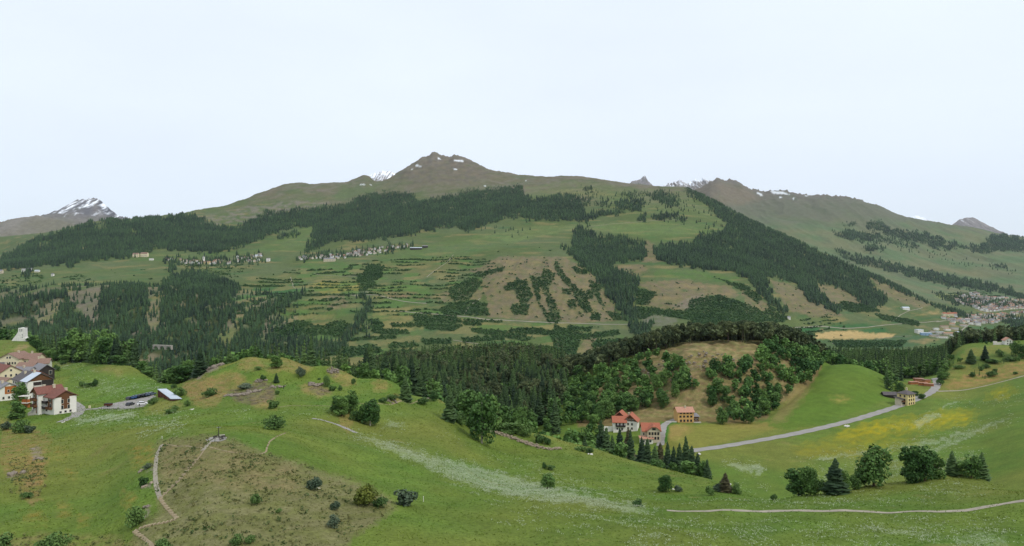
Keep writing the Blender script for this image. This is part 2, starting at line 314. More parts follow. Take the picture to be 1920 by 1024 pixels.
def inpoly(px, py, poly):
    r = np.zeros(px.shape, bool); n = len(poly)
    for i in range(n):
        x0, y0 = poly[i]; x1, y1 = poly[(i + 1) % n]
        if y0 == y1: continue
        c = ((y0 > py) != (y1 > py)) & (px < (x1 - x0) * (py - y0) / (y1 - y0) + x0)
        r ^= c
    return r
def pmask(zone, poly, warp=4.0, ws=9.0, soft=2.0):
    r0, r1 = ZONE[zone]; xs = [p[0] for p in poly]; ys = [p[1] for p in poly]
    c0 = int(colf(min(xs) - 2 * warp - 4)); c1 = int(colf(max(xs) + 2 * warp + 4)) + 2
    px = PX[r0:r1, c0:c1]; py = PYr[r0:r1, c0:c1]
    sel = (py > min(ys) - 2 * warp - 4) & (py < max(ys) + 2 * warp + 4)
    idx = np.nonzero(sel)
    x = px[idx]; y = py[idx]
    wx = fbm(x / ws, y / ws, 2, 51) * warp * 1.6; wy = fbm(x / ws, y / ws, 2, 57) * warp
    m = np.zeros(len(x))
    for s in range(4):
        a = s * 1.57 + .5
        m += inpoly(x + wx + soft * math.cos(a), y + wy + soft * math.sin(a), poly) * .25
    return (idx[0] + r0, idx[1] + c0), m
# ------------------------------------------------------------------ land cover (colours of the things themselves)
PAL = dict(meadow=C(98,116,54), lush=C(84,112,50), pale=C(118,136,80), dry=C(134,124,82), soil=C(140,118,88), rock=C(132,124,118), darkrock=C(105,98,94),
  floor=C(48,62,36), scrub=C(52,80,46), alp=C(94,106,70), alpbrown=C(112,104,84), scree=C(128,120,112), tan=C(186,160,108), field=C(56,100,56), yellowgrass=C(138,134,62),
  yellow=C(168,152,20), gravel=C(160,154,146), brownslope=C(140,120,92), terr=C(88,102,58), snow=C(235,240,245), olive=C(116,118,62), villg=C(90,124,58))
cold = np.empty(GY.shape + (3,)); white = np.zeros(GY.shape)
n1 = fbm(GX / 24, GY / 24, 4, 61); n2 = fbm(GX / 7, GY / 7, 3, 64); n3 = fbm(GX / 90, GY / 90, 3, 67)
f1 = fbm(GX / 260, GY / 260, 4, 71); f2 = fbm(GX / 70, GY / 70, 3, 74)
def lerp(a, b, t): return a + (b - a) * np.asarray(t)[..., None]
# near
near = lerp(PAL['meadow'][None, None, :] * np.ones(GY.shape + (1,)), PAL['lush'], np.clip(.4 + n1 * 1.3, 0, 1))
near = lerp(near, PAL['olive'], np.clip(n3 * 1.6 - .05, 0, .6))
near = lerp(near, PAL['dry'], np.clip(n1 * 1.6 + n2 * .6 - .62, 0, .55))
# far
far = lerp(PAL['terr'][None, None, :] * np.ones(GY.shape + (1,)), PAL['alp'], np.clip(.45 + f1 * 1.6, 0, 1))
far = lerp(far, PAL['field'], np.clip(fbm(GX / 120, GZ / 14, 3, 77) * 1.8 - .25, 0, .55))
far = lerp(far, PAL['dry'], np.clip(fbm(GX / 150, GZ / 18, 3, 79) * 2.2 - .25, 0, .75))
hi = sstep(330, 620, GZ + 140 * f1)
alp = lerp(C(98,104,74) * np.ones(GY.shape + (1,)), PAL['alpbrown'], np.clip(.5 + f1 * 1.5 + sstep(600, 950, GZ) * .6, 0, 1))
alp = lerp(alp, PAL['scree'], np.clip(sstep(700, 1050, GZ) * .4 + ridged(GX / 140, GZ / 50, 4, 81) * 1.1 - .42, 0, .85)); alp = lerp(alp, C(84,96,66), np.clip(fbm(GX / 110, GZ / 40, 4, 85) * 1.8 - .15, 0, .6))
far = lerp(far, alp, hi)
rside = sstep(19.8, 20.4, kk) * (PX > 1250)
rcol = lerp(C(94,114,78) * np.ones(GY.shape + (1,)), C(112,116,84), np.clip(.5 + fbm(GX / 300, GY / 300, 4, 83) * 2, 0, 1))
rcol = lerp(rcol, C(104,106,88), sstep(380, 640, GZ + 160 * f1) * .95)
rcol = lerp(rcol, C(112,106,96), sstep(740, 960, GZ + 120 * f2)); rcol = lerp(rcol, C(92,100,76), np.clip(fbm(GX / 130, GY / 400, 4, 87) * 1.8 - .1, 0, .6)); rcol = lerp(rcol, C(122,116,108), np.clip(ridged(GX / 120, GZ / 60, 4, 88) * 1.2 - .5, 0, .8) * sstep(600, 900, GZ))
far = lerp(far, rcol, rside)
cold = lerp(near, far, sstep(12.3, 13.4, kk))
wild = sstep(5.6, 6.2, kk) * (1 - sstep(12.6, 13.6, kk))
# bare patches near the top of the big hill
BR = np.zeros(GY.shape)
def paint(zone, poly, color, k=1.0, warp=4, ws=9, soft=2, noise=0, ns=91):
    idx, m = pmask(zone, poly, warp, ws, soft)
    c = PAL[color] if isinstance(color, str) else color
    m = m * k
    if color == 'brownslope' if isinstance(color, str) else False: BR[idx] = np.maximum(BR[idx], m)
    if noise:
        xx = GX[idx]; yy = GY[idx]; s = np.maximum(3, yy / 90)
        m = m * np.clip(.5 + noise * (fbm(xx / s, (yy + GZ[idx] * 3) / s, 3, ns)) * 2, 0, 1)
    cold[idx] = lerp(cold[idx], c, m)
    return idx, m
def flowers(zone, poly, k, **kw):
    idx, m = pmask(zone, poly, **kw); white[idx] = np.maximum(white[idx], m * k)

# --- M zone: valley bottom ground under trees is needle litter, fields where the photo has fields
GF = np.zeros(GY.shape)                     # forest cover
idx = kk * np.ones_like(PX)
Mz = (kk > 5.6) & (kk < 13.8)
lit = Mz & ~((PX > 1215) & (kk < 9.1)) & ~((PX > 1480) & (PX < 1720) & (kk < 10.05)) & ~((PX > 1720) & (kk < 12.0)) & ~((PX > 930) & (kk < 9.4) & (PX < 1260)) & ~((PX > 1060) & (PX < 1540) & (kk < 11.1))
cold[lit] = PAL['floor']
M = 'M'
paint(M, [(1080,800),(1100,740),(1120,705),(1180,675),(1250,650),(1310,636),(1400,636),(1480,640),(1545,685),(1520,725),(1470,775),(1400,795),(1250,790),(1150,800)], C(120,106,76), .95)
paint(M, [(1100,740),(1160,712),(1205,690),(1250,664),(1310,648),(1400,650),(1440,668),(1420,690),(1370,695),(1330,718),(1320,745),(1290,768),(1230,760),(1190,742)], C(138,118,90), .95, noise=.9)
for p in ([(1185,705),(1215,690),(1260,672),(1275,685),(1230,705),(1200,715)], [(1275,690),(1300,680),(1310,695),(1290,705)], [(1320,700),(1345,680),(1370,672),(1365,690),(1335,705)], [(1380,665),(1400,675),(1395,685),(1380,680)]):
    paint(M, p, 'rock', .8, warp=5, noise=1.2)
HB = [(1080,780),(1100,740),(1180,680),(1250,650),(1310,636),(1400,636),(1480,645),(1520,690),(1450,780),(1300,785)]
paint(M, HB, C(108,92,74), .75, noise=1.3, ns=191); paint(M, HB, C(152,138,104), .6, noise=1.3, ns=192); paint(M, HB, C(96,108,62), .5, noise=1.2, ns=193)
paint(M, [(1250,792),(1300,797),(1350,795),(1460,792),(1470,800),(1380,825),(1300,842),(1240,842)], C(122,122,62), .9)
paint(M, [(1252,795),(1290,797),(1300,805),(1270,822),(1252,826)], C(146,126,80), .7, soft=5)
paint(M, [(1350,795),(1440,794),(1470,796),(1440,802),(1370,803)], C(140,124,78), .6, soft=4)
paint(M, [(1238,795),(1255,793),(1262,790),(1280,791),(1255,798),(1252,830),(1236,834)], C(56,106,40), .9, warp=1)
paint(M, [(1440,770),(1500,740),(1530,710),(1545,676),(1600,676),(1690,720),(1670,745),(1560,790),(1480,806),(1440,800)], C(86,112,44), .8)
paint(M, [(1440,792),(1500,720),(1520,725),(1500,755),(1470,790)], 'dry', .7, soft=5)
paint(M, [(1553,745),(1575,742),(1600,748),(1580,755),(1560,754)], C(160,140,84), .6, soft=4, noise=.6)
paint(M, [(1600,675),(1620,672),(1625,684),(1610,685)], 'dry', .8)
paint(M, [(1755,735),(1765,708),(1790,684),(1812,655),(1850,648),(1930,650),(1930,702),(1850,722),(1795,731)], C(128,118,72), .95, noise=.2)
paint(M, [(1770,725),(1800,705),(1850,695),(1925,674),(1925,702),(1850,719),(1795,730)], C(152,124,86), .8, noise=.5)
paint(M, [(1820,670),(1880,660),(1925,668),(1925,676),(1870,680),(1820,690)], C(74,100,50), .7)
# meadow beyond the near crest
for p, k in (([(1560,818),(1640,793),(1720,782),(1780,770),(1832,772),(1822,790),(1760,803),(1700,808),(1600,826)], .75), ([(1848,735),(1890,728),(1905,735),(1880,745),(1850,745)], .75), ([(1480,840),(1560,822),(1700,815),(1760,822),(1640,850),(1520,860)], .35), ([(1560,805),(1660,790),(1680,800),(1580,820)], .4)):
    paint(M, p, 'yellow', min(1, k * 1.2), warp=9, ws=22, soft=7, noise=.3)
for p, k in (([(1705,800),(1715,785),(1760,768),(1770,778),(1765,790),(1730,805)], .9), ([(1760,758),(1800,742),(1812,748),(1790,762),(1765,768)], .9), ([(1810,760),(1850,752),(1880,742),(1900,750),(1850,765),(1815,770)], .6),
             ([(1660,800),(1700,790),(1722,795),(1700,803),(1670,805)], .5), ([(1480,866),(1560,850),(1650,838),(1730,825),(1800,806),(1845,790),(1860,796),(1800,820),(1730,842),(1640,852),(1540,868)], .8),
             ([(1700,850),(1760,828),(1830,800),(1870,785),(1910,775),(1900,790),(1850,812),(1790,840),(1740,862)], .8), ([(1345,870),(1380,862),(1430,870),(1450,880),(1420,895),(1370,880)], .95), ([(1460,900),(1540,870),(1620,862),(1700,860),(1690,905),(1560,930)], .55), ([(1700,900),(1760,860),(1810,840),(1850,850),(1800,885)], .6),
             ([(1340,900),(1430,905),(1450,930),(1400,930)], .3), ([(1860,745),(1920,730),(1925,750),(1880,770)], .4)):
    flowers(M, p, k, warp=9, ws=20, soft=6)
# --- near ground
Fz = 'F'
KN = [(292,835),(300,828),(345,822),(405,818),(440,826),(480,845),(520,858),(560,868),(600,885),(650,898),(690,915),(735,938),(742,952),(700,985),(660,1005),(640,1060),(230,1060),(262,990),(300,960),(292,900)]
paint(Fz, KN, C(118,116,86), .95, warp=6, soft=6)
paint(Fz, KN, C(100,106,60), .6, warp=6, soft=6, noise=-1.0)
paint(Fz, [(300,832),(400,822),(470,850),(560,880),(560,930),(440,920),(380,900),(300,900)], C(130,116,86), .55, soft=8, noise=.6)
for p in ([(0,785),(40,795),(90,812),(92,850),(85,890),(75,935),(55,945),(25,900),(0,870)], [(28,880),(60,850),(85,870),(80,905),(50,900)]):
    paint(Fz, p, C(146,120,84), .75, warp=9, ws=14, soft=5, noise=.5)
paint(Fz, [(45,905),(75,905),(75,935),(60,950),(48,940)], 'soil', .7, noise=.4)
for p in ([(10,890),(35,885),(42,892),(18,900)], [(60,838),(78,836),(82,862),(62,860)], [(265,875),(290,870),(290,885),(268,882)], [(270,905),(285,905),(285,915),(272,915)], [(268,950),(282,945),(280,965),(268,985)]):
    paint(Fz, p, 'rock', .75, warp=5, noise=1)
for p in ([(40,960),(80,960),(85,985),(50,985)], [(105,940),(130,938),(130,965),(110,968)], [(140,970),(165,965),(170,980),(150,985)], [(225,920),(255,925),(250,960),(232,950)], [(120,880),(140,880),(140,895),(125,895)], [(240,835),(290,830),(290,870),(250,880)], [(100,840),(120,840),(122,860),(102,860)]):
    paint(Fz, p, C(150,126,70), .55, warp=8, ws=12, soft=6, noise=.7)
paint(Fz, [(0,1003),(80,1000),(180,1003),(260,1010),(260,1060),(0,1060)], C(130,122,84), .8, soft=5, noise=.6)
paint(Fz, [(340,720),(360,712),(390,705),(420,712),(425,740),(400,752),(365,750),(350,738)], C(140,120,86), .85, noise=.5)
paint(Fz, [(362,708),(380,692),(395,682),(412,684),(408,692),(385,700),(370,712)], 'rock', .95, warp=2)
for p in ([(440,690),(460,672),(480,668),(490,680),(500,690),(470,695)], [(428,705),(450,700),(466,712),(462,722),(435,715)], [(530,672),(560,676),(590,690),(570,700),(530,695),(505,700),(500,690),(515,680)], [(345,722),(440,695),(460,730),(430,735),(400,765),(360,760)], [(640,690),(665,700),(665,715),(640,708)], [(610,690),(650,702),(670,722),(650,728),(625,712)], [(700,715),(720,710),(735,725),(720,735),(700,735)], [(560,722),(600,720),(625,738),(600,745),(565,735)], [(470,745),(510,730),(520,760),(490,768),(470,762)], [(730,742),(750,738),(755,752),(735,756)], [(635,772),(655,770),(662,800),(650,812),(636,795)], [(480,755),(505,748),(520,768),(495,766)], [(820,742),(832,740),(832,755),(822,755)]):
    paint(Fz, p, C(146,124,86), .9, warp=5, ws=12, soft=3, noise=.25)
for p in ([(455,735),(470,718),(490,712),(510,722),(520,742),(500,755),(470,758),(440,752)], [(575,728),(600,722),(622,735),(598,742)], [(618,690),(640,690),(636,702),(620,705)], [(435,738),(450,732),(455,745),(438,750)], [(425,735),(445,728),(448,740)]):
    paint(Fz, p, C(128,112,94), .95, warp=6, ws=8, soft=3, noise=.2); paint(Fz, p, C(96,88,78), .8, warp=6, ws=5, soft=2, noise=1.4, ns=197)
paint(Fz, [(165,690),(210,686),(235,692),(225,700),(185,702)], 'dry', .7, soft=4, noise=.3)
paint(Fz, [(212,700),(228,698),(232,708),(215,710)], 'dry', .8, soft=3)
paint(Fz, [(0,640),(50,640),(62,650),(75,668),(40,672),(0,665)], C(112,112,66), .8, noise=.4)
paint(Fz, [(20,655),(50,645),(55,650),(30,662)], C(146,128,98), .7)
paint(Fz, [(290,748),(330,748),(350,760),(310,775),(270,775)], C(126,122,70), .6, soft=5)
paint(Fz, [(100,735),(150,690),(300,715),(340,725),(300,735),(200,755),(150,752)], C(88,120,54), .6, soft=4)
for p, k in (([(95,672),(130,684),(150,686),(190,690),(130,697),(105,690)], .9), ([(140,715),(200,708),(260,715),(310,722),(330,733),(280,735),(240,742),(190,745),(150,735)], .6), ([(118,700),(150,705),(190,715),(160,725)], .4), ([(132,794),(150,778),(200,772),(260,772),(258,785),(220,795),(150,797)], .95), ([(260,782),(300,775),(350,770),(380,780),(330,800),(290,808),(240,795)], .4), ([(265,812),(310,800),(352,800),(345,812),(300,815),(250,826)], .75), ([(240,830),(280,810),(300,818),(280,832)], .4),
             ([(420,775),(450,775),(485,782),(480,786),(440,780)], .9), ([(520,775),(600,770),(640,775),(590,785),(530,782)], .3),
             ([(640,812),(668,812),(720,826),(790,845),(860,864),(960,890),(1060,915),(1140,935),(1250,962),(1210,968),(1120,955),(1040,945),(960,935),(900,918),(850,900),(800,880),(740,852),(690,832)], 1.0), ([(780,870),(860,900),(940,925),(1040,950),(1140,965),(1230,985),(1190,1000),(1080,975),(960,955),(880,930)], .45), ([(850,830),(920,850),(1000,870),(1060,900),(1000,885),(900,862)], .3),
             ([(715,792),(740,783),(762,790),(770,805),(740,808),(718,804)], .75), ([(820,812),(850,815),(862,828),(835,830)], .4), ([(960,870),(1010,875),(1100,905),(1200,925),(1240,940),(1180,935),(1060,915)], .45),
             ([(1240,945),(1440,940),(1640,925),(1700,925),(1820,915),(1860,925),(1780,940),(1600,952),(1400,955)], .35), ([(1560,940),(1700,925),(1790,900),(1840,905),(1780,930),(1650,945)], .4),
             ([(1240,970),(1500,975),(1920,965),(1920,1060),(1200,1060)], .42), ([(1580,985),(1680,975),(1760,985),(1740,1020),(1640,1020)], .65), ([(1790,1000),(1850,985),(1900,995),(1890,1060),(1780,1060)], .75), ([(1180,1005),(1240,990),(1280,1000),(1260,1060),(1150,1060)], .6), ([(900,975),(1040,965),(1160,990),(1120,1010),(960,1000)], .25)):
    flowers(Fz, p, k, warp=7, ws=18, soft=7)
paint(Fz, [(840,790),(870,770),(900,820),(960,850),(1060,845),(1060,860),(940,865),(880,845)], C(90,110,48), .6, soft=5)
paint(Fz, [(1160,855),(1220,868),(1330,897),(1330,908),(1220,885)], C(122,120,66), .5, soft=4, noise=.4)
paint(Fz, [(1000,800),(1060,805),(1075,830),(1040,825)], C(140,124,80), .4, soft=4, noise=.6)
# --- the slope across the valley
S = 'S'
for p, c, k in (
  ([(880,507),(905,498),(940,480),(1060,482),(1092,502),(1120,524),(1140,560),(1168,600),(1100,606),(1000,602),(905,592),(915,565),(905,540),(930,525),(900,514)], 'brownslope', .95),
  ([(1155,500),(1200,495),(1218,505),(1200,516),(1160,515)], 'brownslope', .9), ([(1190,530),(1290,524),(1320,535),(1335,560),(1290,582),(1260,584),(1205,572),(1225,550)], 'brownslope', .95),
  ([(1098,482),(1122,484),(1125,492),(1105,498)], 'brownslope', .9), ([(1210,450),(1222,455),(1250,490),(1205,492)], 'brownslope', .8),
  ([(1310,530),(1370,538),(1388,555),(1350,562),(1320,545)], 'brownslope', .9), ([(1385,538),(1430,565),(1462,592),(1400,586),(1395,560)], 'brownslope', .9),
  ([(1440,522),(1500,540),(1545,572),(1585,592),(1530,596),(1480,582)], 'brownslope', .9), ([(1530,530),(1570,538),(1618,562),(1610,574),(1555,570)], 'brownslope', .9),
  ([(1625,513),(1680,540),(1745,572),(1720,577),(1660,556)], 'brownslope', .85),
  ([(1200,592),(1240,588),(1270,600),(1262,612),(1210,612)], 'rock', .8), ([(1260,575),(1290,558),(1322,552),(1320,570),(1290,582)], 'rock', .7),
  ([(1105,622),(1120,632),(1126,648),(1118,658),(1085,662),(1090,648)], 'brownslope', .95), ([(1040,632),(1052,630),(1052,655),(1044,655)], 'brownslope', .8),
  ([(700,575),(780,585),(770,600),(700,598)], C(152,140,88), .85), ([(715,602),(790,605),(795,620),(715,617)], C(150,138,86), .85), ([(600,555),(645,552),(652,575),(620,582)], 'brownslope', .8),
  ([(800,560),(905,520),(930,515),(900,560),(840,566)], 'brownslope', .75), ([(690,640),(790,628),(790,640),(700,650)], C(140,128,84), .8), ([(860,602),(1040,610),(1030,622),(880,616)], C(140,130,78), .8), ([(820,590),(900,600),(900,606),(820,600)], C(140,130,78), .6),
  ([(720,548),(770,545),(800,552),(800,562),(730,560)], C(150,116,96), .8), ([(780,490),(860,485),(880,495),(800,520),(700,508)], C(132,120,78), .55),
  ([(572,535),(600,529),(660,526),(692,534),(672,547),(600,551)], C(158,146,70), .85), ([(500,518),(640,512),(660,524),(540,530)], C(130,126,72), .5),
  ([(430,560),(480,540),(560,532),(575,545),(500,562),(440,580)], 'field', .8), ([(560,510),(570,490),(660,492),(680,505),(640,518),(580,520)], C(84,118,56), .75), ([(700,540),(800,530),(815,545),(760,550),(710,548)], C(84,122,56), .7),
  ([(580,598),(640,575),(690,578),(640,595)], C(88,116,56), .8), ([(700,480),(900,440),(1000,445),(880,480),(740,500)], C(94,122,62), .6),
  ([(900,440),(1000,425),(1120,420),(1220,412),(1300,425),(1330,440),(1180,440),(1080,430),(960,455)], C(126,140,86), .55), ([(1110,425),(1290,412),(1360,430),(1230,455),(1180,440)], C(92,118,62), .7),
  ([(985,350),(1070,338),(1180,350),(1280,358),(1320,385),(1360,420),(1290,405),(1180,400),(1100,365),(985,372)], C(104,118,72), .75), ([(1010,360),(1100,352),(1160,365),(1100,372)], C(140,132,90), .5),
  ([(1230,505),(1310,508),(1390,520),(1370,530),(1290,522),(1225,522)], C(84,116,54), .85),
  ([(560,430),(585,425),(595,450),(590,470),(470,472),(520,450)], C(96,120,64), .7), ([(200,478),(340,474),(480,470),(480,480),(260,490)], C(88,114,60), .7),
  ([(0,540),(60,505),(140,500),(260,510),(280,535),(200,540),(120,545)], C(92,112,62), .6),
  ([(50,610),(75,590),(112,555),(138,535),(140,545),(122,565),(100,602)], C(140,136,88), .95), ([(282,565),(300,545),(298,590),(302,622),(285,628),(272,592)], C(138,130,86), .9), ([(400,642),(430,645),(458,602),(482,572),(462,574),(430,602)], C(134,130,84), .9), ([(485,635),(500,600),(515,590),(510,610)], C(150,124,104), .6),
  ([(135,550),(170,540),(205,538),(208,560),(196,592),(172,608),(150,582),(133,566)], C(130,118,110), .85), ([(205,560),(225,575),(220,600),(200,600)], C(150,134,114), .5), ([(20,560),(100,545),(110,560),(70,585),(20,590)], C(128,122,104), .6), ([(330,635),(355,650),(350,665),(330,660)], C(150,134,108), .7),
  ([(390,545),(420,530),(430,535),(415,560),(395,565)], C(140,128,118), .6), ([(230,620),(262,612),(265,640),(240,640)], C(130,122,110), .5),
  ([(975,655),(1020,652),(1025,668),(985,672)], 'rock', .9), ([(565,655),(600,645),(600,662),(570,668)], 'rock', .8),
  ([(690,545),(700,552),(665,556),(660,550)], 'gravel', .6),
  ([(1518,627),(1570,620),(1640,622),(1680,627),(1670,634),(1600,636),(1535,636)], 'tan', .95), ([(1600,621),(1650,615),(1670,622),(1640,625)], 'field', .95), ([(1475,615),(1540,613),(1530,622),(1475,624)], 'field', .95), ([(1540,612),(1620,606),(1650,612),(1560,618)], 'field', .8),
  ([(1600,648),(1700,626),(1740,632),(1720,648),(1660,658)], C(54,98,64), .95), ([(1700,640),(1740,634),(1765,638),(1730,646)], C(168,142,100), .85), ([(1740,640),(1850,628),(1850,650),(1740,655)], C(74,112,56), .8),
  ([(1640,590),(1700,598),(1720,604),(1660,607),(1630,600)], C(62,104,58), .9), ([(1580,580),(1660,580),(1690,592),(1640,597)], C(134,122,84), .7), ([(1645,594),(1690,596),(1670,604)], C(146,120,104), .6), ([(1715,590),(1760,580),(1760,588),(1725,592)], C(170,146,96), .8),
  ([(1440,590),(1540,595),(1560,610),(1470,612)], C(104,116,66), .7),
  ([(1830,640),(1920,632),(1920,648),(1850,652)], C(64,106,56), .9), ([(1800,612),(1920,606),(1920,625),(1820,625)], C(66,108,60), .9)):
    paint(S, p, c, k, warp=3, ws=8, soft=1.5, noise=0 if isinstance(c, str) and c in ('field', 'tan') else .3)
paint(S, [(420,400),(470,385),(560,375),(620,378),(600,392),(540,398),(500,408),(440,420)], 'scree', .7, noise=1)
paint(S, [(340,405),(420,402),(440,415),(400,425),(350,425)], 'scree', .6, noise=1)
paint(S, [(600,350),(680,338),(745,330),(812,292),(900,318),(980,338),(880,350),(700,360),(620,375)], C(112,110,84), .3, soft=5)
paint(S, [(750,325),(812,292),(872,300),(920,325),(880,338),(780,340)], C(126,112,98), .5, soft=4, noise=.8)
paint(S, [(745,328),(812,291),(872,298),(925,322),(900,345),(770,345)], C(100,94,86), .6, soft=4, noise=1.4, ns=195)
paint(S, [(795,308),(812,292),(830,300),(815,312)], 'scree', .7, noise=1.2, ns=196)
paint(S, [(640,350),(720,345),(700,362),(640,380),(620,372)], C(88,108,66), .6, soft=5)
for p in ([(779,309),(783,308),(785,312),(780,312)], [(786,311),(790,311),(790,313),(786,313)], [(820,294),(823,296),(827,299),(822,299)], [(850,300),(866,300),(872,303),(855,303)], [(850,316),(857,317),(857,319),(851,318)], [(770,317),(775,316),(772,319)], [(675,346),(684,345),(684,347),(676,347)], [(692,346),(698,346),(697,348)], [(906,348),(912,348),(910,350)], [(984,338),(988,339),(986,340)]):
    paint(S, p, 'snow', .95, warp=.6, ws=3, soft=.4)
for p in ([(1420,360),(1432,366),(1428,368),(1418,362)], [(1444,358),(1470,360),(1482,366),(1470,364),(1450,364)], [(1310,346),(1322,344),(1318,348)], [(1460,368),(1468,370),(1462,372)], [(1485,372),(1490,370),(1488,376)], [(1508,366),(1516,367),(1512,369)]):
    paint('R', p, 'snow', .8, warp=1.5, ws=4, soft=.5)
paint('R', [(1290,352),(1345,340),(1400,352),(1430,375),(1380,385),(1320,380)], C(124,112,92), .6, soft=4)
paint('R', [(1560,495),(1660,485),(1720,495),(1640,500)], C(132,116,90), .5, soft=4, noise=.5)
paint('R', [(1720,500),(1800,505),(1860,520),(1800,515)], C(124,116,84), .6, soft=3)
paint('R', [(1750,555),(1800,552),(1800,558),(1770,560)], C(140,146,78), .7)

# ------------------------------------------------------------------ woods across the valley: where the conifers stand
WOODS = [
 (S, [(0,488),(40,462),(70,449),(100,440),(170,419),(210,414),(260,413),(310,408),(350,403),(390,412),(410,425),(440,428),(495,400),(550,393),(637,387),(665,372),(700,362),(740,360),(782,365),(775,374),(790,378),(875,359),(930,352),(982,348),(985,372),(1020,372),(1055,366),(1087,368),(1095,382),(1100,396),(1110,410),(1105,418),(1060,414),(1005,414),(945,408),(935,418),(912,421),(895,432),(870,434),(857,427),(825,428),(775,440),(732,446),(690,452),(650,452),(620,456),(592,470),(575,474),(588,452),(584,428),(552,424),(520,434),(500,446),(450,464),(400,474),(340,472),(290,466),(255,482),(215,484),(140,492),(60,500),(0,508)], 1.0),
 (S, [(1092,352),(1114,350),(1116,360),(1094,363)], .8), (S, [(1090,372),(1106,370),(1110,385),(1126,375),(1142,378),(1146,388),(1130,388),(1095,384)], .55), (S, [(1150,378),(1205,372),(1212,388),(1205,397),(1160,396)], .8), (S, [(1160,362),(1200,358),(1215,368),(1190,372),(1162,370)], .4),
 (S, [(1205,366),(1238,356),(1270,370),(1275,388),(1250,388),(1230,378)], .75), (S, [(1222,402),(1262,400),(1292,410),(1288,413),(1224,412)], .8), (S, [(1198,406),(1213,403),(1214,417),(1198,417)], .9), (S, [(1100,398),(1165,394),(1168,404),(1110,412)], .75),
 (S, [(1160,400),(1340,415),(1380,440),(1330,435),(1260,420)], .06), (S, [(985,355),(1280,360),(1350,410),(1250,402),(1100,372)], .05), (S, [(905,425),(990,425),(990,447),(920,447)], .04),
 (S, [(1055,462),(1078,474),(1071,440),(1082,424),(1112,430),(1125,443),(1172,440),(1180,452),(1210,455),(1212,475),(1203,490),(1150,492),(1152,510),(1200,520),(1195,545),(1192,560),(1197,590),(1200,640),(1182,620),(1162,588),(1140,560),(1125,530),(1100,507),(1080,492)], .9),
 (S, [(1222,472),(1235,462),(1250,457),(1300,458),(1310,440),(1352,436),(1366,420),(1340,400),(1322,385),(1300,372),(1281,354),(1302,358),(1342,379),(1382,402),(1432,426),(1490,448),(1540,473),(1600,501),(1690,530),(1760,562),(1820,592),(1808,597),(1740,570),(1690,549),(1640,526),(1622,516),(1632,530),(1662,558),(1666,566),(1655,575),(1622,575),(1600,556),(1560,536),(1520,530),(1550,560),(1566,578),(1580,590),(1560,586),(1520,566),(1490,531),(1450,520),(1432,526),(1452,560),(1472,576),(1486,593),(1464,590),(1430,560),(1400,522),(1370,511),(1320,506),(1270,498),(1230,486)], 1.0),
 (S, [(0,565),(60,560),(110,546),(130,541),(138,575),(150,590),(172,612),(186,600),(180,580),(190,566),(186,548),(204,536),(240,534),(280,540),(283,562),(272,592),(285,628),(302,622),(299,590),(302,545),(310,530),(340,515),(385,512),(400,525),(440,534),(455,540),(430,562),(462,574),(430,602),(400,642),(430,646),(440,700),(0,700),(0,625),(50,612),(100,604),(125,565),(110,560),(60,590),(0,600)], .95),
 (S, [(567,546),(577,549),(556,566),(502,600),(482,640),(430,652),(442,610),(456,592),(502,570)], .9), (S, [(430,645),(520,632),(640,640),(690,560),(650,556),(690,552),(698,580),(685,600),(660,640),(640,660),(560,690),(430,690)], .8),
 (S, [(20,555),(110,540),(130,535),(110,562),(40,590)], .3), (S, [(120,480),(135,490),(132,503),(122,500)], .7), (S, [(45,510),(60,512),(58,522),(46,520)], .7), (S, [(545,432),(560,432),(565,445),(545,445)], .3), (S, [(520,440),(548,440),(545,448),(520,450)], .5), (S, [(570,455),(592,452),(600,462),(575,474)], .7), (S, [(318,498),(326,498),(326,508),(318,508)], .8),
 (S, [(680,620),(700,600),(705,615),(690,640)], .3), (S, [(1195,605),(1222,605),(1222,640),(1195,640)], .7),
 (S, [(305,482),(440,486),(440,499),(310,499)], .16), (S, [(440,478),(495,476),(495,496),(440,497)], .12), (S, [(555,480),(690,464),(780,455),(780,468),(690,482),(560,492)], .13), (S, [(640,474),(720,462),(700,470),(650,480)], .25),
 (S, [(1780,575),(1830,592),(1900,596),(1940,596),(1940,606),(1850,602),(1790,590)], .25), (S, [(1870,597),(1940,594),(1940,612),(1885,610)], .7),
 ('R', [(1560,437),(1600,432),(1650,440),(1660,452),(1620,455),(1585,447)], 1), ('R', [(1620,418),(1650,415),(1672,430),(1722,435),(1760,446),(1800,461),(1842,462),(1850,446),(1870,440),(1930,450),(1960,475),(1930,472),(1870,470),(1850,473),(1800,466),(1770,471),(1730,456),(1690,451),(1650,435),(1625,430)], .95), ('R', [(1617,460),(1650,458),(1655,471),(1622,473)], 1), ('R', [(1587,418),(1604,418),(1606,424),(1590,425)], .8),
 ('R', [(1560,462),(1600,478),(1640,486),(1700,500),(1760,512),(1800,522),(1850,531),(1900,545),(1960,572),(1920,562),(1870,547),(1800,541),(1745,528),(1690,515),(1640,500),(1590,490)], .9), ('R', [(1650,440),(1730,460),(1720,470),(1650,455)], .35), ('R', [(1650,460),(1760,470),(1880,500),(1960,520),(1880,520),(1750,490)], .035), ('R', [(1500,420),(1640,420),(1700,470),(1560,460)], .02), ('R', [(1740,550),(1830,560),(1960,570),(1960,580),(1800,575)], .35), ('R', [(1860,495),(1890,498),(1890,508),(1865,505)], .5),
]
WD = np.zeros(GY.shape)
for zone, p, k in WOODS:
    ix, m = pmask(zone, p, warp=6.5, ws=13, soft=3.0)
    x_, y_ = GX[ix], GY[ix]; m = np.clip(m * 1.35 - .35 + (m > 0) * (m < 1) * fbm(x_ / 40, y_ / 40, 2, 93) * 1.0, 0, 1)
    WD[ix] = np.maximum(WD[ix], m * k)
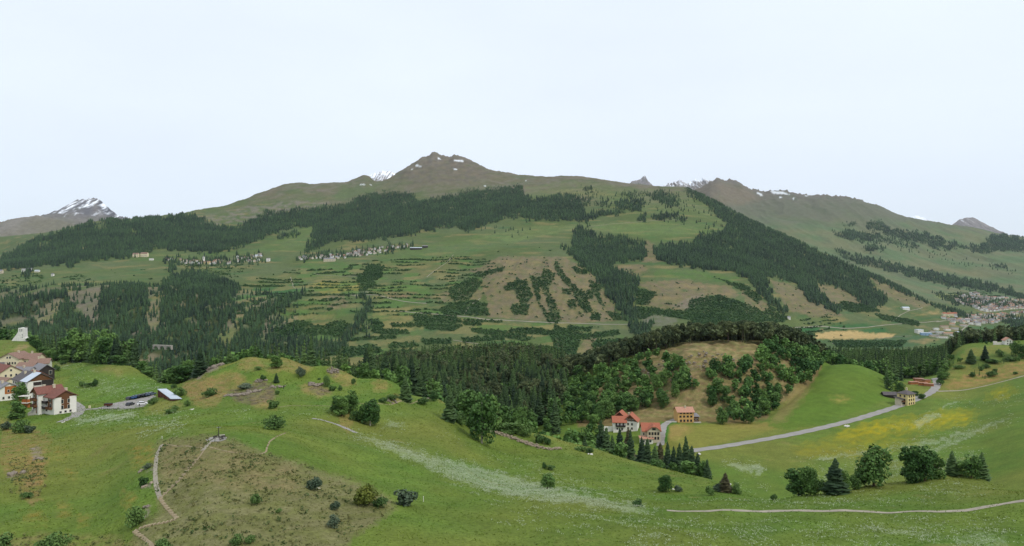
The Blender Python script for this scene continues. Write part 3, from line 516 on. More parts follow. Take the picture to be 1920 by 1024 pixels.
clear = [(S, [(1490,451),(1520,459),(1600,491),(1690,521),(1690,528),(1600,503),(1540,476)]), (S, [(785,372),(800,368),(870,358),(880,360),(800,374),(752,384),(745,382)]), (S, [(172,408),(200,418),(200,430),(178,432)]), (S, [(70,455),(95,450),(95,460),(72,462)]), (S, [(238,425),(256,430),(258,445),(245,440)]), (S, [(155,440),(160,440),(160,475),(152,475)])]
for zone, p in clear:
    ix, m = pmask(zone, p, warp=3, ws=6, soft=1); WD[ix] *= 1 - .75 * m
gap = fbm(GX / 60, GY / 60, 3, 95)
gor = (kk < 15.35) * (PX < 560)
WD = WD * np.clip(1.25 - 1.25 * np.clip(gap * 2.4 - .12 + gor * .06, 0, 1), 0, 1)
near_w = (fbm(GX / 150, GY / 150, 3, 94) > .12) & (kk > 15.8) & (kk < 18.8) & (GZ < 640)
WD = np.maximum(WD, near_w * .022 * (WD < .05))
grk = np.clip(ridged(GX / 60, GZ / 40, 3, 96) * 1.6 - .15, 0, 1) * gor * (kk > 13.6)
WD = np.maximum(WD, gor * (kk > 13.6) * np.clip(.10 + fbm(GX / 50, GY / 50, 3, 97) * .5, 0, .35) * (WD < .1))
cold = lerp(cold, C(124,114,102), grk * .6 * (WD < .6))
cold = lerp(cold, PAL['floor'], np.clip(WD * 1.1, 0, 1) * .8 * (WD > .3))
# scrub: bush-covered strips and hedge rows of the terraces
SCRUB = [[(825,577),(850,568),(880,562),(912,570),(918,592),(840,592),(826,585)], [(992,516),(1012,522),(1012,570),(1047,606),(1028,606),(1008,566)], [(1020,503),(1042,514),(1028,545),(1042,570),(1052,604),(1034,602),(1024,560),(1010,528)], [(1040,486),(1052,506),(1072,530),(1097,550),(1110,582),(1100,590),(1084,570),(1073,545),(1054,525),(1040,505)], [(970,525),(985,525),(1000,555),(985,575),(965,590),(956,580),(976,570),(964,545),(945,545),(945,535)], [(1103,526),(1132,535),(1122,546),(1130,565),(1136,578),(1124,570),(1110,545)], [(1138,583),(1167,590),(1172,601),(1148,600)], [(1188,540),(1230,548),(1216,571),(1192,572)], [(1295,562),(1350,553),(1420,578),(1442,602),(1400,608),(1300,608),(1285,590)], [(1075,500),(1100,508),(1098,514),(1078,512)], [(1350,525),(1400,535),(1430,560),(1420,570),(1390,545)], [(1195,575),(1300,585),(1290,600),(1230,590),(1200,600)],
 [(500,632),(515,615),(560,600),(600,612),(640,600),(660,610),(640,635),(600,628),(560,636),(520,638)], [(690,600),(710,598),(720,612),(700,622)], [(640,655),(700,645),(720,660),(640,672)], [(780,595),(850,590),(870,605),(820,612),(790,610)], [(1040,610),(1090,625),(1085,650),(1060,670),(1040,660),(1035,630)], [(880,515),(945,500),(945,508),(900,520)], [(840,540),(890,520),(905,530),(880,560),(850,565)], [(690,495),(720,500),(715,520),(690,535),(672,530)], [(670,515),(698,510),(705,535),(675,548)], [(120,520),(160,512),(170,525),(130,540)], [(380,510),(440,500),(450,530),(410,530)], [(340,480),(420,490),(470,500),(440,520),(350,510)], [(0,520),(60,512),(90,520),(60,540),(0,545)],
 [(1420,590),(1445,575),(1480,595),(1470,605),(1430,602)], [(1560,575),(1580,565),(1640,575),(1650,585),(1600,586)], [(1600,520),(1640,545),(1640,560),(1600,545)], [(860,664),(960,660),(960,672),(860,678)], [(1020,648),(1080,655),(1080,680),(1020,680)], [(1400,615),(1470,615),(1470,630),(1400,630)], [(1640,588),(1720,602),(1725,612),(1655,600)], [(1560,640),(1700,640),(1690,650),(1570,652)]]
SCRUB += [[(870,598),(940,602),(945,606),(870,603)], [(955,617),(1000,615),(1047,621),(1047,630),(1000,627),(955,623)], [(880,615),(950,621),(1003,633),(985,640),(930,631),(885,622)], [(865,634),(940,629),(948,637),(870,643)], [(888,649),(960,644),(990,650),(950,657),(890,658)], [(930,664),(980,659),(1005,666),(940,673)], [(692,614),(765,620),(770,628),(700,626)], [(655,634),(738,628),(742,635),(660,640)], [(726,645),(780,641),(785,650),(730,654)], [(730,657),(778,656),(780,665),(735,667)], [(790,636),(846,635),(848,644),(795,647)], [(865,602),(900,604),(905,611),(868,610)], [(828,652),(866,651),(868,660),(832,662)], [(775,592),(830,594),(866,612),(850,622),(800,618),(780,606)], [(730,607),(795,607),(800,613),(735,614)], [(655,613),(684,612),(686,622),(660,624)], [(1028,624),(1100,627),(1157,619),(1162,628),(1100,637),(1033,633)], [(1108,639),(1205,635),(1205,650),(1113,653)], [(1063,611),(1112,614),(1108,622),(1064,621)], [(1077,505),(1102,505),(1100,515),(1080,514)], [(1054,541),(1073,541),(1072,553),(1056,552)], [(1063,564),(1080,564),(1080,581),(1066,580)], [(958,571),(992,570),(990,591),(962,590)], [(1108,586),(1127,588),(1125,602),(1110,600)], [(1098,544),(1113,545),(1112,562),(1102,560)], [(967,522),(985,526),(996,560),(985,572),(972,560),(978,545)], [(690,668),(760,664),(765,674),(690,676)], [(800,668),(860,662),(870,672),(805,676)], [(600,655),(690,648),(690,662),(610,668)]]
SD = np.zeros(GY.shape)
for p in SCRUB:
    ix, m = pmask(S, p, warp=2.2, ws=6, soft=.7)
    if p[0][0] < 400 and p[0][1] < 525: m = m * np.clip(fbm(GX[ix] / 40, GY[ix] / 40, 3, 109) * 2.4 - .1, 0, 1) * .6
    SD[ix] = np.maximum(SD[ix], m)
hed = np.zeros(GY.shape)
ix, m = pmask(S, [(390,545),(560,505),(700,490),(900,480),(940,500),(900,560),(915,600),(1180,610),(1200,680),(640,690),(520,640),(440,600)], warp=3, soft=1)
hx, hz = GX[ix], GZ[ix]
ph = (hz + 9 * fbm(hx / 160, GY[ix] / 200, 2, 98)) / 10.5
row = (PYr[ix] < 592) & (np.abs(ph - np.round(ph)) < .15 + .22 * fbm(hx / 45, hz / 20, 3, 99)) & (fbm(hx / 150 + np.round(ph) * 3.3, np.round(ph) * 1.7, 3, 101) > -.03)
cell = fbm(hx / 120 + np.floor(ph) * 5.1, np.floor(ph) * 2.3, 2, 105)
tc_ = lerp(lerp(cold[ix], C(138,128,84), np.clip(cell * 3 - .4, 0, .55)), C(84,116,58), np.clip(-cell * 4 - .5, 0, .7)); cold[ix] = lerp(cold[ix], tc_, m * (WD[ix] < .2) * (SD[ix] < .3) * (~((PX[ix] > 905) & (PX[ix] < 1180) & (PYr[ix] < 602))))
hed[ix] = row * (m > .4)
ix, m = pmask(S, [(1200,600),(1440,590),(1560,595),(1600,612),(1540,640),(1300,640)], warp=3, soft=1)
ph = (GZ[ix] + 6 * fbm(GX[ix] / 130, GY[ix] / 200, 2, 98)) / 11.0
hed[ix] = np.maximum(hed[ix], (np.abs(ph - np.round(ph)) < .14) & (fbm(GX[ix] / 90 + np.round(ph) * 2.3, np.round(ph) * 1.7, 3, 102) > 0) & (m > .4))
ix, m = pmask('R', [(1760,552),(1830,545),(1880,555),(1840,568),(1780,566)], warp=2, soft=1)
ph = GZ[ix] / 9.0
hed[ix] = np.maximum(hed[ix], (np.abs(ph - np.round(ph)) < .16) & (m > .4))
sparse = np.clip(fbm(GX / 45, GY / 45, 3, 103) * 3 - 1.35, 0, 1) * (kk > 14) & 1 if False else np.clip(fbm(GX / 45, GY / 45, 3, 103) * 3 - 1.2, 0, 1)
sparse = np.maximum(sparse, brown * np.clip(fbm(GX / 30, GZ / 12, 3, 107) * 3 - .9, 0, .8)); sparse = np.maximum(sparse * np.where(PX > 300, 1, .7), BR * np.clip(fbm(GX / 28, GZ / 14, 3, 108) * 3 - .75, 0, 1)); sparse = sparse * (kk > 14) * ((kk < 16.6) | (BR > .3))
cold = lerp(cold, C(118,106,90), BR * np.clip(ridged(GX / 45, GZ / 30, 3, 106) * 1.3 - .45, 0, .8))
SD = np.maximum(SD, np.maximum(hed * .9, sparse * .35)) * (WD < .3)
cold = lerp(cold, PAL['scrub'], np.clip(SD, 0, 1) * .6)
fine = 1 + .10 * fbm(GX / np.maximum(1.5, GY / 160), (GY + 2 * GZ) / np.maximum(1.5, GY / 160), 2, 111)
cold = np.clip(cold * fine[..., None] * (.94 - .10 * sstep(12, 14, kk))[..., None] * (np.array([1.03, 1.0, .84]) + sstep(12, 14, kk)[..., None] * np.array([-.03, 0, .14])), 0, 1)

# ------------------------------------------------------------------ the ground sheet
tm = bpy.data.materials.new('ground_cover'); tm.use_nodes = True; nt = tm.node_tree; b = nt.nodes['Principled BSDF']; l = nt.links.new
b.inputs['Roughness'].default_value = .95; b.inputs['Specular IOR Level'].default_value = .08
at_c = N(nt, 'ShaderNodeAttribute'); at_c.attribute_name = 'cover'
at_w = N(nt, 'ShaderNodeAttribute'); at_w.attribute_name = 'bloom'
geo = N(nt, 'ShaderNodeNewGeometry')
def tnoise(scale, det=4, rough=.6):
    n = N(nt, 'ShaderNodeTexNoise'); n.inputs['Scale'].default_value = scale; n.inputs['Detail'].default_value = det; n.inputs['Roughness'].default_value = rough
    l(geo.outputs['Position'], n.inputs['Vector']); return n
def mrange(src, a, b2, c, d):
    m = N(nt, 'ShaderNodeMapRange'); m.inputs[1].default_value = a; m.inputs[2].default_value = b2; m.inputs[3].default_value = c; m.inputs[4].default_value = d
    l(src, m.inputs[0]); return m.outputs[0]
g1 = tnoise(1.4, 6, .8); g2 = tnoise(.13, 4, .6); g3 = tnoise(.022, 4, .6)
def mathn(op, a, b2):
    m = N(nt, 'ShaderNodeMath', operation=op); l(a, m.inputs[0])
    if isinstance(b2, (int, float)): m.inputs[1].default_value = b2
    else: l(b2, m.inputs[1])
    return m.outputs[0]
f = mathn('MULTIPLY', mathn('MULTIPLY', mrange(g1.outputs['Fac'], .3, .7, .62, 1.38), mrange(g2.outputs['Fac'], .3, .7, .86, 1.14)), mrange(g3.outputs['Fac'], .3, .7, .92, 1.08))
sv = N(nt, 'ShaderNodeVectorMath', operation='SCALE'); l(at_c.outputs['Color'], sv.inputs[0]); l(f, sv.inputs['Scale'])
# cow parsley and daisies: small heads, thicker where the bloom is thick
w1 = tnoise(2.6, 3, .8); w2 = tnoise(.18, 3, .6)
wsum = mathn('ADD', mathn('MULTIPLY', w1.outputs['Fac'], .75), mathn('MULTIPLY', w2.outputs['Fac'], .45))
thr = mathn('ADD', wsum, mathn('MULTIPLY', at_w.outputs['Fac'], .42))
wm = mathn('MULTIPLY', mrange(thr, .88, .98, 0, 1), mrange(at_w.outputs['Fac'], 0.02, .7, 0, .24))
mixw = N(nt, 'ShaderNodeMix', data_type='RGBA'); l(wm, mixw.inputs['Factor']); l(sv.outputs[0], mixw.inputs['A']); mixw.inputs['B'].default_value = (*C(190,198,176), 1)
l(mixw.outputs['Result'], b.inputs['Base Color'])
bp = N(nt, 'ShaderNodeBump'); bp.inputs['Strength'].default_value = .5; bp.inputs['Distance'].default_value = .35
l(g1.outputs['Fac'], bp.inputs['Height']); l(bp.outputs[0], b.inputs['Normal'])
i0 = (np.arange(NR - 1)[:, None] * NC + np.arange(NC - 1)[None, :]).ravel()
quads = np.stack([i0, i0 + 1, i0 + NC + 1, i0 + NC], 1)
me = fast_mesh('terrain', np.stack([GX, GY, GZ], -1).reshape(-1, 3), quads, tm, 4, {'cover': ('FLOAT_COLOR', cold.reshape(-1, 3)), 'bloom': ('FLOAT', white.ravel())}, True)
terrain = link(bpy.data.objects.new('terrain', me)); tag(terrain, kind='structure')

# ------------------------------------------------------------------ farther mountains
mm = bpy.data.materials.new('mountain_rock'); mm.use_nodes = True; nt = mm.node_tree; b = nt.nodes['Principled BSDF']; l = nt.links.new
b.inputs['Roughness'].default_value = .9; b.inputs['Specular IOR Level'].default_value = .1
at_c = N(nt, 'ShaderNodeAttribute'); at_c.attribute_name = 'cover'; geo = N(nt, 'ShaderNodeNewGeometry')
g1 = tnoise(.02, 6, .7); f = mrange(g1.outputs['Fac'], .3, .7, .8, 1.2)
sv = N(nt, 'ShaderNodeVectorMath', operation='SCALE'); l(at_c.outputs['Color'], sv.inputs[0]); l(f, sv.inputs['Scale']); l(sv.outputs[0], b.inputs['Base Color'])
def mountain(Y0, pts, base_y, depth, snow, lowc, seed, jag=1.0, amp=1.0, rock=C(124,118,116)):
    """a real massif: ridge line at distance Y0, flanks falling toward and away from the valley"""
    xk = [p[0] for p in pts]; yk = [p[1] for p in pts]
    nx = int((xk[-1] - xk[0]) / .8) + 1; xs = np.linspace(xk[0], xk[-1], nx)
    zr = (512 - pchip1(xk, yk, xs)) / F * Y0; zb = (512 - base_y) / F * Y0
    zr = zr + jag * Y0 * (fbm(xs / 9., xs * 0, 4, seed) * .0026 + fbm(xs / 3., xs * 0, 2, seed + 3) * .0020)
    v = np.concatenate([np.linspace(-1, 0, 90), np.linspace(0, .8, 30)[1:]])
    U, V = np.meshgrid(xs, v); ZR = np.broadcast_to(zr, U.shape)
    Yv = Y0 + V * depth; Xv = (U - 960) / F * Y0 + (U - U.mean()) / F * V * depth * .0
    prof = 1 - np.abs(V) ** .9
    Z = zb + (ZR - zb) * prof
    a = np.clip(np.abs(V) * 2.4, 0, 1) * np.clip((1 - np.abs(V)) * 4, 0, 1)
    wl = depth / 3.2
    rg = ridged(Xv / wl + fbm(Xv / wl, Yv / wl, 2, seed + 5) * .5, Yv / (wl * 3), 5, seed + 6)
    Z = Z + a * amp * (rg - .75) * (ZR - zb) * .24
    c = lerp(lowc * np.ones(Z.shape + (1,)), rock, sstep(.45, .75, (Z - zb) / (zr.max() - zb) + rg * .1))
    c = lerp(c, C(86,92,68), np.clip(fbm(Xv / (wl * .3), Z / (wl * .2), 4, seed + 21) * 2.2, 0, .7) * (1 - sstep(.6, .9, (Z - zb) / (zr.max() - zb)))); c = lerp(c, C(128,122,116), np.clip(rg * 1.2 - .35, 0, .6))
    gy_, gx_ = np.gradient(Z); slope = np.abs(gx_) + np.abs(gy_)
    hrel = (Z - zb) / (zr.max() - zb)
    sn = np.clip((hrel - snow) * 2.4 - rg * 1.0 + fbm(Xv / (wl * .085), Yv / (wl * .5), 5, seed + 9, .68) * 3.2 - .15, 0, 1)
    c = lerp(c, C(236,240,246), sn)
    n2_, nx_ = Z.shape
    i0 = (np.arange(n2_ - 1)[:, None] * nx_ + np.arange(nx_ - 1)[None, :]).ravel()
    q = np.stack([i0, i0 + 1, i0 + nx_ + 1, i0 + nx_], 1)
    me = fast_mesh('far_mountain', np.stack([Xv, Yv, Z], -1).reshape(-1, 3), q, mm, 4, {'cover': ('FLOAT_COLOR', np.clip(c, 0, 1).reshape(-1, 3))}, True)
    o = link(bpy.data.objects.new('far_mountain', me)); tag(o, kind='structure'); return o
GREEN = C(104,112,88)
mountain(7200, [(-320,470),(-200,440),(-100,425),(0,416),(25,410),(45,407),(70,404),(82,406),(100,410),(140,420),(200,440),(300,470)], 540, 2300, 1.25, C(92,102,72), 211, .5, 1.6, C(110,106,90))
mountain(8600, [(40,440),(70,415),(88,403),(100,399),(120,389),(135,381),(150,374),(155,372),(160,375),(168,371),(180,371),(186,374),(196,384),(210,396),(228,406),(242,409),(260,418),(300,440)], 470, 1900, .52, C(104,100,90), 223, .9, 1.2, C(88,88,94))
mountain(8200, [(640,375),(660,352),(675,338),(690,331),(700,326),(715,322),(728,321),(740,323),(748,325),(765,335),(800,360)], 385, 900, .22, C(122,112,104), 237, .9)
mountain(11500, [(1150,372),(1168,352),(1180,344),(1190,338),(1200,336),(1206,331),(1209,330),(1214,338),(1222,346),(1240,362)], 385, 1100, .80, C(128,120,122), 241, .6)
mountain(10800, [(1215,372),(1238,352),(1252,345),(1268,341),(1276,338),(1285,343),(1296,341),(1303,336),(1310,338),(1318,334),(1326,340),(1336,337),(1345,339),(1360,342),(1390,352),(1430,372)], 395, 1200, .42, C(122,116,116), 251, 1.2)
mountain(12800, [(1680,440),(1700,415),(1709,406),(1716,404),(1724,406),(1738,411),(1750,417),(1775,440)], 450, 900, .1, C(130,126,128), 263, .7)
mountain(12000, [(1740,460),(1775,432),(1792,416),(1804,410),(1814,408),(1824,408),(1836,414),(1856,424),(1880,436),(1910,450),(1960,470)], 480, 1500, .93, C(116,112,112), 271, .5)
# ------------------------------------------------------------------ plants
LM = {
 'spruce': leaf_mat('spruce_needles', C(38,56,38), C(80,104,58), 2.2),
 'pine': leaf_mat('pine_needles', C(62,76,50), C(100,108,70), 2.2),
 'broad': leaf_mat('broadleaf_foliage', C(56,86,42), C(106,136,70), 2.5),
 'shrub': leaf_mat('shrub_foliage', C(54,82,42), C(102,128,68), 2.5),
 'juniper': leaf_mat('juniper_foliage', C(84,96,40), C(120,122,52), 2.5),
 'grey': leaf_mat('grey_shrub_foliage', C(62,80,60), C(98,110,86), 2.5),
 'brownspruce': leaf_mat('bronze_spruce_needles', C(56,56,38), C(86,82,54), 2.2),
 'sprucefar': leaf_mat('far_needles', C(30,46,35), C(62,86,52), .008, True),
 'woodfar': leaf_mat('wood_needles', C(42,62,38), C(88,112,60), .03, True),
 'broadfar': leaf_mat('wood_foliage', C(56,88,44), C(104,136,68), .02, True),
 'pinefar': leaf_mat('wood_pine_needles', C(62,76,50), C(98,106,68), .02, True),
 'scrubfar': leaf_mat('far_scrub_leaves', C(46,76,42), C(76,104,58), .006, True),
}
BARK = mat('bark', C(92,78,66), .9, .1, .3, 3); PALEBARK = mat('pale_bark', C(168,160,146), .9, .1, .3, 3)
def spruce_geo(seed, whorls=24, per=9, R_=.19, rag=.28):
    r_ = np.random.default_rng(seed); V = []; T = []
    for i in range(whorls):
        t = i / whorls; z = .05 + .93 * t
        r = R_ * (1 - t) ** .85 * r_.uniform(1 - rag, 1.08) + .008
        if t < .12: r *= .8
        for b in range(per):
            a = 2 * math.pi * (b + r_.random() * .8) / per + i; rr = r * r_.uniform(.62, 1.12)
            c, s = math.cos(a), math.sin(a); w = .34 * rr + .008; dz = r_.uniform(-.02, .02)
            p0 = (0, 0, z + .035 + dz); m = .62
            tip = (c * rr, s * rr, z - .16 * rr + dz)
            l1 = (c * rr * m - s * w, s * rr * m + c * w, z - .03 + dz - .1 * rr); l2 = (c * rr * m + s * w, s * rr * m - c * w, z - .03 + dz - .1 * rr)
            n = len(V); V += [p0, l1, tip, l2, (c * rr * .55, s * rr * .55, z - .045 - .25 * rr + dz)]
            T += [(n, n+1, n+2), (n, n+2, n+3), (n, n+4, n+2), (n+1, n+4, n+3)]
    return np.array(V), np.array(T)
def leafy_geo(seed, nleaf=1500, cz=.58, rx=.27, rz=.42, size=.034, clumps=14, low=.12, flat=1.0, skirt=0):
    r_ = np.random.default_rng(seed)
    d = r_.normal(size=(clumps, 3)); d /= np.linalg.norm(d, axis=1)[:, None]
    rad = r_.uniform(.30, .92, clumps)
    cc = d * rad[:, None] * np.array([rx, rx, rz]) + np.array([0, 0, cz]); cr = r_.uniform(.26, .58, clumps) * rx
    cc = np.concatenate([cc, [[0, 0, cz]]]); cr = np.append(cr, rx * .6)
    for j in range(skirt):
        a = 6.283 * (j + r_.random() * .6) / skirt; cc = np.concatenate([cc, [[rx * .55 * math.cos(a), rx * .55 * math.sin(a), r_.uniform(.14, .34)]]]); cr = np.append(cr, rx * r_.uniform(.36, .55))
    w = cr ** 2; k = r_.choice(len(cr), nleaf, p=w / w.sum())
    n = r_.normal(size=(nleaf, 3)); n /= np.linalg.norm(n, axis=1)[:, None]
    P = cc[k] + n * (cr[k] * r_.uniform(.72, 1.12, nleaf))[:, None] * np.array([1, 1, flat])
    P[:, 2] = np.maximum(P[:, 2], low * r_.uniform(.3, 1.2, nleaf))
    ax = n + r_.normal(size=n.shape) * .7; ax /= np.linalg.norm(ax, axis=1)[:, None]
    u = np.cross(ax, r_.normal(size=n.shape)); u /= np.linalg.norm(u, axis=1)[:, None]; v = np.cross(ax, u)
    s = size * r_.uniform(.6, 1.4, nleaf)[:, None]
    V = np.stack([P - u * s, P + v * s * .7, P + u * s, P - v * s * .7], 1).reshape(-1, 3)
    b = np.arange(nleaf)[:, None] * 4
    T = np.concatenate([b + [0, 1, 2], b + [0, 2, 3]])
    return V, T
def pine_geo(seed, nleaf=900):
    V, T = leafy_geo(seed, nleaf, .68, .20, .27, .036, 11, .35, .75); return V, T
def cone_geo(seed, n=7):
    r_ = np.random.default_rng(seed); V = []; T = []
    for z0, z1, r in ((.08, .55, .17), (.32, .78, .13), (.58, 1.0, .085)):
        b = len(V); V.append((r_.uniform(-.01, .01), r_.uniform(-.01, .01), z1))
        for i in range(n):
            a = 2 * math.pi * (i + r_.random() * .5) / n; q = r * r_.uniform(.6, 1.25); V.append((q * math.cos(a), q * math.sin(a), z0 + r_.uniform(-.06, .06)))
        T += [(b, b + 1 + i, b + 1 + (i + 1) % n) for i in range(n)]
    return np.array(V), np.array(T)
def blob_geo(seed):
    bm = bmesh.new(); bmesh.ops.create_icosphere(bm, subdivisions=1, radius=.5); r_ = np.random.default_rng(seed)
    V = np.array([v.co for v in bm.verts]); T = np.array([[v.index for v in f.verts] for f in bm.faces]); bm.free()
    V = V * r_.uniform(.7, 1.3, (len(V), 1)); V[:, 2] = np.maximum(V[:, 2], -.2) + .3
    return V, T
def geo_mesh(name, g, m): return fast_mesh(name, g[0], g[1], m, 3)
def trunk_mesh(kind, seed):
    r_ = random.Random(seed); m = MB()
    if kind in ('spruce', 'brownspruce'):
        m.tube((0, 0, -.03), (0, 0, .5), .017, .010); m.tube((0, 0, .5), (0, 0, .95), .010, .003)
    elif kind == 'pine':
        m.tube((0, 0, -.03), (.01, 0, .45), .017, .012); m.tube((.01, 0, .45), (0, .01, .85), .012, .005)
        for i in range(6):
            a = r_.uniform(0, 6.28); z = r_.uniform(.42, .7); m.tube((.01, 0, z), (.14 * math.cos(a), .14 * math.sin(a), z + .1), .006, .003, 5)
    else:
        m.tube((0, 0, -.03), (.01, 0, .28), .024, .017); m.tube((.01, 0, .28), (0, .01, .8), .017, .005)
        for i in range(7):
            a = r_.uniform(0, 6.28); z = r_.uniform(.2, .5); q = r_.uniform(.12, .2); m.tube((.008, 0, z), (q * math.cos(a), q * math.sin(a), z + r_.uniform(.12, .25)), .010, .004, 5)
    return m.mesh('trunk', PALEBARK if kind == 'birch' else BARK)
GEO = {}
for i in range(4):
    GEO['spruce', i] = spruce_geo(300 + i, 24, 9, (.19, .165, .21, .15)[i])
    GEO['broad', i] = leafy_geo(320 + i, 2000, (.52, .54, .5, .53)[i], (.27, .21, .31, .24)[i], .46, .030, (15, 13, 17, 14)[i], .05, 1.0, 6)
    GEO['pine', i] = pine_geo(340 + i)
    GEO['shrub', i] = leafy_geo(360 + i, 1100, .46, (.5, .42, .6, .5)[i], .42, .055, 11, .06)
PM = {}
def part_meshes(kind, i):
    key = (kind, i)
    if key not in PM:
        base = {'brownspruce': 'spruce', 'birch': 'broad', 'juniper': 'shrub', 'grey': 'shrub'}.get(kind, kind)
        leaf = LM[{'birch': 'broad'}.get(kind, kind)]
        PM[key] = (geo_mesh('crown', GEO[base, i], leaf), trunk_mesh(kind, i))
    return PM[key]
SINGLE = {}
def single_mesh(kind, i):
    key = (kind, i)
    if key not in SINGLE:
        c, t = part_meshes(kind, i)
        bm = bmesh.new(); bm.from_mesh(c); nc = len(bm.faces); bm.from_mesh(t)
        bm.faces.ensure_lookup_table()
        for f in bm.faces[nc:]: f.material_index = 1
        me = bpy.data.meshes.new('tree'); bm.to_mesh(me); bm.free(); me.materials.clear()
        me.materials.append(c.materials[0]); me.materials.append(t.materials[0]); SINGLE[key] = me
    return SINGLE[key]
NAMES = {'spruce': ('spruce_tree', 'spruce'), 'brownspruce': ('spruce_tree', 'spruce'), 'pine': ('pine_tree', 'pine'), 'broad': ('broadleaf_tree', 'tree'), 'birch': ('birch_tree', 'tree'), 'shrub': ('shrub', 'shrub'), 'juniper': ('shrub', 'shrub'), 'grey': ('shrub', 'shrub')}
def plant(kind, loc, h, w, label, group=None, parts=True, vi=None):
    """h height in metres, w crown width in metres"""
    i = random.randrange(4) if vi is None else vi
    base = {'brownspruce': 'spruce', 'birch': 'broad', 'juniper': 'shrub', 'grey': 'shrub'}.get(kind, kind)
    g = GEO[base, i][0]; wn = 2 * np.percentile(np.hypot(g[:, 0], g[:, 1]), 97); hn = np.percentile(g[:, 2], 99.7)
    nm, cat = NAMES[kind]
    if base == 'shrub': parts_now = False
    else: parts_now = parts
    if parts_now:
        o = empty(nm, loc, random.uniform(0, 6.28)); c, t = part_meshes(kind, i)
        link(bpy.data.objects.new('crown', c), o); link(bpy.data.objects.new('trunk', t), o)
    else:
        me = part_meshes(kind, i)[0] if base == 'shrub' else single_mesh(kind, i)
        o = link(bpy.data.objects.new(nm, me)); o.location = loc; o.rotation_euler.z = random.uniform(0, 6.28)
    o.scale = (w / wn, w / wn * random.uniform(.9, 1.1), h / hn)
    return tag(o, label, cat, group)

